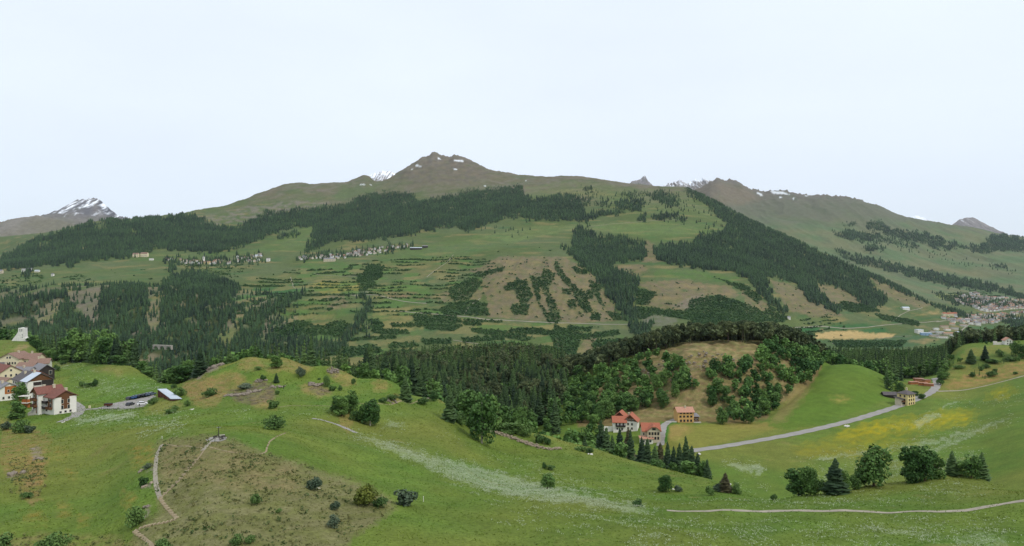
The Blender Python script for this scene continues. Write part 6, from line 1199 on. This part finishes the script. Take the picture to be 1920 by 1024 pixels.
# beyond the countable ones, the thick of the town
m = MB(); tp = [(1800,558),(1830,553),(1900,561),(1955,566),(1955,584),(1890,590),(1850,586),(1815,575)]
tp2 = [(1770,603),(1800,596),(1850,588),(1888,576),(1900,598),(1860,607),(1800,609)]
for i in range(190):
    while True:
        x, y = random.uniform(1770, 1960), random.uniform(552, 610)
        if inpoly(np.array([x]), np.array([y]), tp if i < 120 else tp2)[0]: break
    q = hitSR(x, y); L, Wd, H = random.uniform(11, 18), random.uniform(9, 12), random.uniform(6, 11); b0 = len(m.v); mi = random.randrange(3)
    m.prism([(-Wd/2, -3), (Wd/2, -3), (Wd/2, H), (0, H + 2.6), (-Wd/2, H)], 'x', -L/2, L/2, mi); m.prism([(-Wd/2 - .8, H - .4), (0, H + 2.62), (Wd/2 + .8, H - .4), (Wd/2 + .8, H), (0, H + 3.1), (-Wd/2 - .8, H)], 'x', -L/2 - .8, L/2 + .8, 3 + random.randrange(3))
    a = random.uniform(0, 3.14); c, s_ = math.cos(a), math.sin(a)
    m.v[b0:] = [(vx * c - vy * s_ + q[0], vx * s_ + vy * c + q[1], vz + q[2]) for vx, vy, vz in m.v[b0:]]
tag(m.build('town_houses', [WALL['white'], WALL['cream'], WALL['stone'], ROOF['grey'], ROOF['brown'], ROOF['pink']]), 'close packed pale houses filling the far valley town', 'houses', None, 'stuff')
p = hit(382, 494, 'S'); s = p[1] / F; o = empty('church_tower', p); tag(o, 'slim white church tower rising from the hamlet on the far terrace', 'church tower')
m = MB(); m.box(-1.5*s, 1.5*s, -1.5*s, 1.5*s, -2, 12*s); m.build('shaft', FWH, o); m = MB(); m.add([(-1.8*s,-1.8*s,12*s),(1.8*s,-1.8*s,12*s),(1.8*s,1.8*s,12*s),(-1.8*s,1.8*s,12*s),(0,0,14.5*s)], [(0,1,4),(1,2,4),(2,3,4),(3,0,4),(3,2,1,0)]); m.build('roof', ROOF['grey'], o)
m = MB(); m.box(-.5*s, .5*s, -1.56*s, -1.4*s, 9*s, 11*s); m.build('belfry_opening', GLASS, o)
VST = mat('viaduct_stone', C(158,152,140), .95, .1, .2, .4)
# viaduct in the gorge
Yv = 1330; s = Yv / F; x0 = (288 - 960) * s; x1 = (322 - 960) * s; zt = (512 - 647) * s
o = empty('viaduct', ((x0 + x1) / 2, Yv, zt), R(-14)); tag(o, 'small pale stone railway viaduct with arches in the wooded gorge', 'viaduct')
m = MB(); Lh = (x1 - x0) / 2 + 4; m.box(-Lh, Lh, -2.4, 2.4, -1.6, 0); m.build('deck', VST, o)
n = 3; span = 2 * Lh / n
for i in range(n):
    cx = -Lh + span * (i + .5); rr_ = span / 2 - 1.3; pts = [(cx - span/2, -1.6), (cx - span/2, -9)] 
    arc = [(cx + rr_ * math.cos(a), -2.6 - rr_ + rr_ * math.sin(a)) for a in np.linspace(math.pi, 0, 13)]
    poly = [(cx - span/2, -1.62), (cx - span/2, arc[0][1])] + arc + [(cx + span/2, arc[-1][1]), (cx + span/2, -1.62)]
    m = MB(); m.prism(poly, 'y', -2.0, 2.0); m.build('arch', VST, o)
for i in range(n + 1):
    cx = -Lh + span * i; m = MB(); m.box(cx - 1.3, cx + 1.3, -2.1, 2.1, -8, -2.6 - (span / 2 - 1.3) + .4); m.build('pier', VST, o)
# ------------------------------------------------------------------ roads, tracks and paths: ribbons laid on the ground
def smooth_line(pts, step):
    P = np.array(pts, float); d = np.r_[0, np.cumsum(np.linalg.norm(np.diff(P[:, :2], axis=0), axis=1))]
    n = max(2, int(d[-1] / step) + 1); t = np.linspace(0, d[-1], n)
    Q = np.stack([pchip1(d, P[:, 0], t), pchip1(d, P[:, 1], t)], 1)
    return Q
def ribbon(name, pts, zone, width, m, lift=.12, step=None, pick=hit):
    W3 = [pick(x, y, zone) if pick is hit else pick(x, y) for x, y in pts]
    Q = smooth_line(W3, step or width * .5); T = np.gradient(Q, axis=0); T /= np.maximum(np.linalg.norm(T, axis=1), 1e-6)[:, None]; Nn = np.stack([-T[:, 1], T[:, 0]], 1)
    K = 5; V = []
    for i in range(len(Q)):
        wv = width * (1 + .08 * math.sin(i * .9))
        for k in range(K):
            u = (k / (K - 1) - .5) * wv; x, y = Q[i] + Nn[i] * u; V.append((x, y, ground(x, y) + lift - (.35 * lift if k in (0, K - 1) else 0)))
    F_ = [(i * K + k, i * K + k + 1, (i + 1) * K + k + 1, (i + 1) * K + k) for i in range(len(Q) - 1) for k in range(K - 1)]
    me = bpy.data.meshes.new(name); me.from_pydata(V, [], F_); me.materials.append(m); me.update(); o = link(bpy.data.objects.new(name, me)); tag(o, kind='structure'); return Q
def patch(name, poly, zone, m, lift=.1, n=26):
    xs = [p[0] for p in poly]; ys = [p[1] for p in poly]; V = []; idx = {}; Fq = []
    gx = np.linspace(min(xs), max(xs), n); gy = np.linspace(min(ys), max(ys), n)
    A, B = np.meshgrid(gx, gy); ins = inpoly(A, B, poly)
    def vid(i, j):
        if (i, j) not in idx:
            p = hit(gx[j], gy[i], zone); idx[i, j] = len(V); V.append((p[0], p[1], p[2] + lift))
        return idx[i, j]
    for i in range(n - 1):
        for j in range(n - 1):
            if ins[i, j] and ins[i + 1, j] and ins[i, j + 1] and ins[i + 1, j + 1]: Fq.append((vid(i, j), vid(i + 1, j), vid(i + 1, j + 1), vid(i, j + 1)))
    me = bpy.data.meshes.new(name); me.from_pydata(V, [], Fq); me.materials.append(m); me.update(); tag(link(bpy.data.objects.new(name, me)), kind='structure')
ribbon('main_road', [(1292,847),(1330,841),(1400,830),(1500,811.5),(1560,798),(1600,788),(1650,773),(1690,760),(1720,749),(1742,738),(1754,727),(1757,717),(1754,709)], 'M', 6.2, ASPHALT, .18, 2)
ribbon('lane', [(1238,836),(1240,822),(1242,808),(1247,796),(1262,788),(1274,785)], 'M', 4.4, LANE, .15, 1.5)
ribbon('field_track', [(1757,734),(1790,733),(1850,723),(1890,713),(1935,701)], 'M', 2.8, GRAVEL, .12, 2)
ribbon('roadside_yard', [(1700,757),(1715,748),(1728,742)], 'M', 6, LANE, .11, 1.5)
ribbon('track', [(1250,957),(1330,958.5),(1440,959),(1520,958),(1600,958),(1700,959.5),(1780,959),(1830,954),(1870,947),(1900,942),(1935,938)], 'F', 1.7, GRAVEL, .07, 1)
ribbon('village_road', [(116,791),(134,783),(147,772),(149,766),(140,757),(128,750)], 'F', 4.6, LANE, .1, 1)
ribbon('village_road', [(147,769),(165,768),(185,766),(200,762),(225,757)], 'F', 3.6, LANE, .11, 1)
ribbon('village_road', [(86,727),(100,727.5),(116,728.5)], 'F', 4, LANE, .1, 1)
patch('car_park', [(176,768),(192,762),(215,755),(240,750),(268,745.5),(288,740.5),(296,744),(288,752),(278,757),(272,763),(250,767),(220,768)], 'F', LANE, .13, 34)
ribbon('footpath', [(303,834),(296,848),(292,870),(291,890),(293,910),(297,925),(301,936)], 'F', .75, GRAVEL, .05, .6)
ribbon('footpath', [(301,936),(306,944),(318,958),(331,972)], 'F', .5, DIRT, .05, .6)
ribbon('footpath', [(331,972),(318,978),(290,984),(266,990),(254,996)], 'F', .4, DIRT, .05, .6)
ribbon('footpath', [(254,996),(262,1004),(278,1016),(292,1030)], 'F', .5, DIRT, .05, .6)
ribbon('footpath', [(303,932),(316,920),(335,902),(352,882),(368,864),(380,848),(386,840)], 'F', .35, DIRT, .05, .6)
ribbon('footpath', [(380,845),(386,838),(392,830),(396,825)], 'F', .9, GRAVEL, .06, .5)
ribbon('footpath', [(392,838),(410,843),(440,849),(480,853),(496,849),(501,838),(508,826),(520,818),(536,811)], 'F', .35, DIRT, .04, .6)
ribbon('footpath', [(306,834),(340,837),(380,840)], 'F', .25, DIRT, .04, .6)
patch('viewpoint_gravel', [(384,825),(392,821),(404,818.6),(418,818),(426,820),(424,825),(414,828),(400,829),(390,829)], 'F', LANE, .06, 44)
ribbon('track', [(586,785),(600,787),(618,792),(636,798),(652,805),(668,812)], 'F', 1.8, LANE, .08, 1)
ribbon('footpath', [(522,764),(540,761),(580,761),(640,760),(720,758),(762,756),(790,750),(808,744)], 'F', .5, DIRT, .05, 1)
FR = mat('far_road_gravel', C(146,140,124), .95, .05, .1, .02)
for pts, w in (([(735,583),(770,586),(800,588),(860,593),(930,600),(1000,604),(1060,606),(1120,608),(1185,608)], 7), ([(640,553),(665,554),(700,553),(740,562),(770,567),(800,569)], 6), ([(590,513),(600,516),(640,518),(672,518)], 4), ([(1475,613),(1560,614),(1640,612),(1680,608),(1720,605),(1760,602)], 6), ([(1680,598),(1690,590),(1700,585),(1715,581),(1730,577)], 4), ([(1560,645),(1620,640),(1660,634),(1710,630)], 4), ([(900,560),(880,575),(870,590)], 4),([(850,638),(900,646),(930,651),(950,655)], 4), ([(1100,425),(1150,420),(1200,416),(1290,411)], 4), ([(850,478),(840,490),(815,508),(800,520)], 3), ([(545,520),(548,530),(560,542),(590,543)], 3), ([(1795,624),(1805,618),(1812,612),(1822,606),(1840,600)], 7), ([(1845,592),(1852,588),(1870,582),(1886,577)], 8), ([(1755,604),(1768,602),(1782,601)], 8), ([(1900,610),(1915,614),(1921,622),(1920,634)], 6), ([(1805,612),(1830,618),(1832,622),(1800,630)], 4)):
    ribbon('far_road', pts, 'S', w * .75, FR, .9, 10, hitSR if False else hit)
ribbon('far_river_road', [(925,676),(950,677),(970,677)], 'S', 7, FR, 1, 8)
# wooden steps of the zigzag path
STEP = mat('step_logs', C(164,150,124), .9, .1, .25, 4)
SM = MB(); SM.box(-.34, .34, -.09, .09, -.15, .13); sme = SM.mesh('wooden_step', STEP)
def steps(pts, n):
    P = [hit(x, y, 'F') for x, y in pts]; Q = smooth_line(P, .1); T = np.gradient(Q, axis=0)
    for i in np.linspace(0, len(Q) - 1, n).astype(int):
        o = link(bpy.data.objects.new('wooden_step', sme)); o.location = (Q[i][0], Q[i][1], ground(*Q[i]) + .08); o.rotation_euler.z = math.atan2(T[i][1], T[i][0]) + math.pi / 2
        tag(o, 'pale log step of the zigzag path climbing the dry knoll', 'step', 'log steps of the zigzag path')
steps([(301,936),(306,944),(318,958),(331,972)], 9); steps([(329,974),(318,978),(290,984),(266,990),(254,996)], 11); steps([(253,998),(258,1002),(264,1006)], 4); steps([(302,933),(316,920),(335,902),(352,882),(368,864)], 12)
# summit cross with benches
p = hit(410, 823, 'F'); o = empty('summit_cross', p); tag(o, 'thin dark summit post with a small crossbar on the gravel viewpoint', 'post')
DK = mat('dark_weathered_wood', C(66,62,56), .85, .2, .2, 4)
m = MB(); m.tube((0,0,-.3), (0,0,2.2), .13, .07); m.tube((0,0,2.2), (0,0,2.75), .06, .05); m.build('post', DK, o); m = MB(); m.tube((-.45,0,2.45), (.45,0,2.45), .045); m.build('crossbar', STEEL, o); m = MB(); m.box(-.35,.35,-.35,.35,-.1,.25); m.build('footing', WALL['stone'], o)
for x, y, rz, lab in ((404,823,40,'dark bench left of the summit post'), (415,824.5,25,'dark bench right of the summit post'), (419,822.5,25,'dark bench farthest right on the viewpoint gravel')):
    p = hit(x, y, 'F'); o = empty('bench', p, R(rz)); tag(o, lab, 'bench')
    m = MB(); m.box(-.42,.42,-.16,.16,.36,.42); m.build('seat', DK, o); m = MB(); m.box(-.42,.42,.16,.2,.44,.68); m.build('backrest', DK, o)
    for a in (-.34, .34): m = MB(); m.box(a-.04,a+.04,-.15,.18,-.1,.36); m.build('leg', DK, o)
p = hit(416, 820.5, 'F'); o = empty('panorama_board', p, R(20)); tag(o, 'long pale board on short legs behind the viewpoint benches', 'board')
m = MB(); m.box(-.6,.6,-.05,.05,.5,.62); m.build('panel', WALL['stone'], o)
for a in (-.5, .5): m = MB(); m.tube((a,.06,-.1), (a,.06,.5), .03); m.build('leg', DK, o)
# cars
PAINT = {}
def paintm(nm, c): 
    if nm not in PAINT: PAINT[nm] = mat(nm + '_car_paint', c, .35, .5, .03, 1)
    return PAINT[nm]
RUB = mat('tyre_rubber', C(36,36,38), .9, .1, .1, 4); CG = mat('car_glass', C(30,34,40), .12, .6, .05, 2)
def car(x, y, rz, paint, col, lab):
    p = hit(x, y, 'F'); o = empty('parked_car', (p[0], p[1], p[2] + .14), R(rz)); tag(o, lab, 'car', 'cars on the village car park')
    m = MB(); m.prism([(-2.1,.32),(2.1,.32),(2.15,.62),(2.0,.82),(1.05,.95),(.55,1.42),(-1.35,1.48),(-1.95,1.0),(-2.12,.9)], 'y', -.86, .86); m.build('body', paintm(paint, col), o)
    m = MB(); m.prism([(.98,.98),(.52,1.36),(-1.3,1.41),(-1.75,1.02)], 'y', -.88, .88); m.add([(.60,-.72,1.42),(.60,.72,1.42),(1.10,.76,.99),(1.10,-.76,.99)], [(0,1,2,3)]); m.add([(-1.42,-.72,1.46),(-1.42,.72,1.46),(-1.98,.76,1.04),(-1.98,-.76,1.04)], [(3,2,1,0)]); m.build('windows', CG, o)
    for a in (-1.3, 1.3):
        for b in (-.8, .8):
            m = MB(); m.tube((a, b - .1, .32), (a, b + .1, .32), .33, n=14); m.build('wheel', RUB, o)
DGR = C(70,72,76)
car(244,749.5,80,'slate',DGR,'dark grey car at the left end of the back row of parked cars'); car(254,747.5,78,'blue',C(52,84,128),'blue car second from the left in the back row'); car(258.5,746.5,76,'blue',C(52,84,128),'dark blue car right beside the brighter blue one'); car(265,745,74,'black',C(34,40,44),'black car in the middle of the back row'); car(273,743.5,74,'black',C(34,40,44),'black car right of the middle of the back row'); car(279,742,70,'steelblue',C(92,104,122),'grey blue car near the right end of the back row'); car(284,741.2,68,'steelblue',C(92,104,122),'grey car last in the back row, nearest the shed')
car(244,760.5,82,'slate',DGR,'dark grey car parked alone in the front of the car park'); car(267,759.5,35,'whitep',C(226,226,224),'white car parked alone at the right front of the car park')
p = hit(203, 763, 'F'); o = empty('timber_trailer', (p[0], p[1], p[2] + .1), R(4)); tag(o, 'dark brown box trailer at the entrance of the car park', 'trailer')
m = MB(); m.box(-1.6,1.6,-.8,.8,.55,1.5); m.build('box', WALL['redwood'], o); m = MB(); m.box(-1.7,1.7,-.9,.9,1.5,1.6); m.build('lid', DK, o)
for b in (-.75,.75): m = MB(); m.tube((.1,b-.08,.33),(.1,b+.08,.33),.33,n=14); m.build('wheel', RUB, o)
m = MB(); m.tube((-1.6,0,.5), (-2.7,0,.45), .05); m.build('drawbar', STEEL, o)
p = hit(168, 767.5, 'F'); o = empty('information_board', p, R(6)); tag(o, 'pale yellow notice box on a post where the village road meets the car park', 'notice board')
m = MB(); m.box(-.45,.45,-.12,.12,.5,1.7); m.build('panel', WALL['cream'], o); m = MB(); m.tube((0,.16,-.2), (0,.16,1.7), .06); m.build('post', STEEL, o)
# fence along the car park
Q = smooth_line([hit(x, y, 'F') for x, y in ((190,768.5),(215,769.5),(240,770),(268,768.5))], 2.4); o = empty('wooden_fence', (Q[0][0], Q[0][1], ground(*Q[0]))); tag(o, 'low wooden rail fence along the lower edge of the car park', 'fence'); b0 = np.array(o.location)
for q in Q: m = MB(); g = np.array([q[0], q[1], ground(*q)]) - b0; m.tube(g - (0,0,.2), g + (0,0,.95), .06); m.build('fence_post', DK, o)
m = MB()
for i in range(len(Q) - 1):
    for zz in (.5, .85): m.tube(np.array([*Q[i], ground(*Q[i]) + zz]) - b0, np.array([*Q[i+1], ground(*Q[i+1]) + zz]) - b0, .035)
m.build('rail', DK, o)
# dry stone wall and loose rocks
ST = mat('wall_stones', C(150,136,118), .95, .05, .3, 1.5, bump=.4); RK = mat('grey_rock', C(130,120,108), .95, .05, .3, 1.2, bump=.5); WR = mat('pale_rock', C(206,202,192), .95, .05, .12, 1.2, bump=.4)
def stone(bmx, c, s, r_):
    m_ = bmesh.new(); bmesh.ops.create_icosphere(m_, subdivisions=1, radius=1)
    sx, sy, sz = s * r_.uniform(.7, 1.4), s * r_.uniform(.7, 1.3), s * r_.uniform(.5, .9); n = len(bmx.v)
    for v in m_.verts: k = r_.uniform(.75, 1.2); bmx.v.append((c[0] + v.co.x * sx * k, c[1] + v.co.y * sy * k, c[2] + v.co.z * sz * k))
    for f in m_.faces: bmx.f.append(tuple(v.index + n for v in f.verts)); bmx.m.append(0)
    m_.free()
r_ = random.Random(5); Q = smooth_line([hit(x, y, 'F') for x, y in ((918,811),(940,815),(965,823),(990,832),(1015,840),(1030,843),(1050,842))], .5)
b0 = np.array([Q[0][0], Q[0][1], ground(*Q[0])]); m = MB()
for q in Q:
    for j in range(7):
        x, y = q[0] + r_.uniform(-.8, .8), q[1] + r_.uniform(-1.1, 1.1); stone(m, np.array([x, y, ground(x, y) + r_.uniform(-.05, .55)]) - b0, r_.uniform(.18, .42), r_)
o = m.build('dry_stone_wall', ST); o.location = b0; tag(o, 'tumbled brownish dry stone wall running along the foot of the meadow', 'stone wall')
def rock(x, y, zone, wpx, lab, material, n=6, name='rock', group=None):
    p = hit(x, y, zone); s = wpx * p[1] / F; m = MB(); r2 = random.Random(int(x * 7 + y))
    for i in range(n): a, b = r2.uniform(-.5, .5) * s, r2.uniform(-.4, .4) * s; stone(m, (a, b, ground(p[0] + a, p[1] + b) - p[2] + .05 * s), s * ((r2.uniform(.05, .13) if zone == 'F' else r2.uniform(.012, .035)) if name in ('crag', 'scree') else r2.uniform(.14, .3)), r2)
    o = m.build(name, material); o.location = p; tag(o, lab, 'rock', group)
    if name == 'scree': o['kind'] = 'stuff'
for x, y, z, w, lab, mm_ in ((1313,852,'M',9,'pale white boulder in the grass below the end of the main road',WR),(1590,800,'M',12,'pale boulders beside the middle of the main road',WR),(598,916,'F',6,'white stone beside the grey green bush on the dry slope',WR),(777,933,'F',5,'white stone at the edge of the grey green bush',WR),(50,808,'F',16,'pale rocks between two bushes on the left slope',WR),(279,908,'F',18,'pale outcrop left of the upper footpath',ST),(275,952,'F',14,'grey outcrop above the big bush by the steps',RK),(28,890,'F',26,'grey rock band at the left edge below the bare slope',RK),(70,862,'F',14,'small grey rocks on the bare left slope',RK),(62,842,'F',10,'grey stones near the top of the bare left slope',RK),(272,880,'F',16,'grey rocks beside the upper footpath shrub',RK),(1107,852,'F',9,'pale stone in the scrub at the slope edge',WR),(1262,918,'F',8,'pale stones between shrubs on the slope edge above the track',WR),(118,792,'F',5,'white stone at the end of the village road',WR),(360,768,'F',6,'pale stones by the path below the shed',WR),(1365,908,'M',8,'pale stones on the meadow behind the bronze spruce',WR)):
    rock(x, y, z, w, lab, mm_)
for x, y, w, n in ((398,690,34,26),(366,704,16,12),(490,714,18,10),(450,742,26,14),(592,722,26,12),(625,695,20,12),(520,726,22,8),(640,770,12,6),(735,752,18,10),(800,748,14,7),(430,742,20,10),(475,735,26,10)):
    rock(x, y, 'F', w * 1.1, 'grey crag breaking through the grass of the rocky hillocks', RK, n * 3, 'crag', 'crags of the rocky hillocks')
for x, y, w, n in ((1215,700,80,10),(1290,690,80,12),(1350,682,70,14),(1190,715,60,8)):
    rock(x, y, 'M', w, 'loose grey rocks on the dry face of the pine hill', RK, n * 6, 'scree', 'scree of the pine hill')
# white post in the meadow and marker by the path
for x, y, hgt, lab in ((794,941,1.0,'thin white marker post in the grass right of the bushes'), (304,823,.6,'short white marker by the upper end of the footpath')):
    p = hit(x, y, 'F'); m = MB(); m.tube((0,0,-.2), (0,0,hgt), .05, .05); m.box(-.07,.07,-.07,.07,hgt,hgt+.06); o = m.build('marker_post', WALL['white']); o.location = p; tag(o, lab, 'post')
# person on the hillock path
p = hit(532, 730, 'F')
me = bpy.data.meshes.new('person'); J = [(0,0,.95),(0,0,1.22),(0,0,1.42),(0,-.01,1.55),(0,-.02,1.70),(.19,0,1.40),(.25,-.03,1.12),(.24,-.10,.88),(-.19,0,1.40),(-.25,-.03,1.12),(-.24,-.10,.88),(.10,0,.90),(.11,-.03,.50),(.11,.02,.08),(.11,-.12,.03),(-.10,0,.90),(-.11,.05,.50),(-.11,.12,.08),(-.11,0,.03)]
E_ = [(0,1),(1,2),(2,3),(3,4),(2,5),(5,6),(6,7),(2,8),(8,9),(9,10),(0,11),(11,12),(12,13),(13,14),(0,15),(15,16),(16,17),(17,18)]; RD = [.15,.14,.15,.06,.105,.075,.05,.04,.075,.05,.04,.10,.07,.05,.045,.10,.07,.05,.045]
me.from_pydata(J, E_, [])
me.materials.append(mat('dark_walking_clothes', C(48,50,58), .9, .1, .15, 6)); o = link(bpy.data.objects.new('person', me)); o.location = p; o.rotation_euler.z = R(150)
o.modifiers.new('skin', 'SKIN')
for i, q in enumerate(RD): me.skin_vertices[0].data[i].radius = (q, q)
me.skin_vertices[0].data[0].use_root = True
sb_ = o.modifiers.new('sub', 'SUBSURF'); sb_.levels = sb_.render_levels = 1; tag(o, 'person in dark clothes standing in the grass between the rocky hillocks', 'person')
# ------------------------------------------------------------------ the air over the valley
hz = MB(); hz.box(-17000, 17000, -400, 14500, -420, 1900); hm = bpy.data.materials.new('valley_haze'); hm.use_nodes = True; nt = hm.node_tree; nt.nodes.clear()
o_ = N(nt, 'ShaderNodeOutputMaterial'); v_ = N(nt, 'ShaderNodeVolumePrincipled'); v_.inputs['Color'].default_value = (.80, .90, 1.0, 1); v_.inputs['Density'].default_value = 1.25e-5; v_.inputs['Anisotropy'].default_value = .2
nt.links.new(v_.outputs[0], o_.inputs['Volume'])
haze = hz.build('haze', hm); tag(haze, kind='stuff')
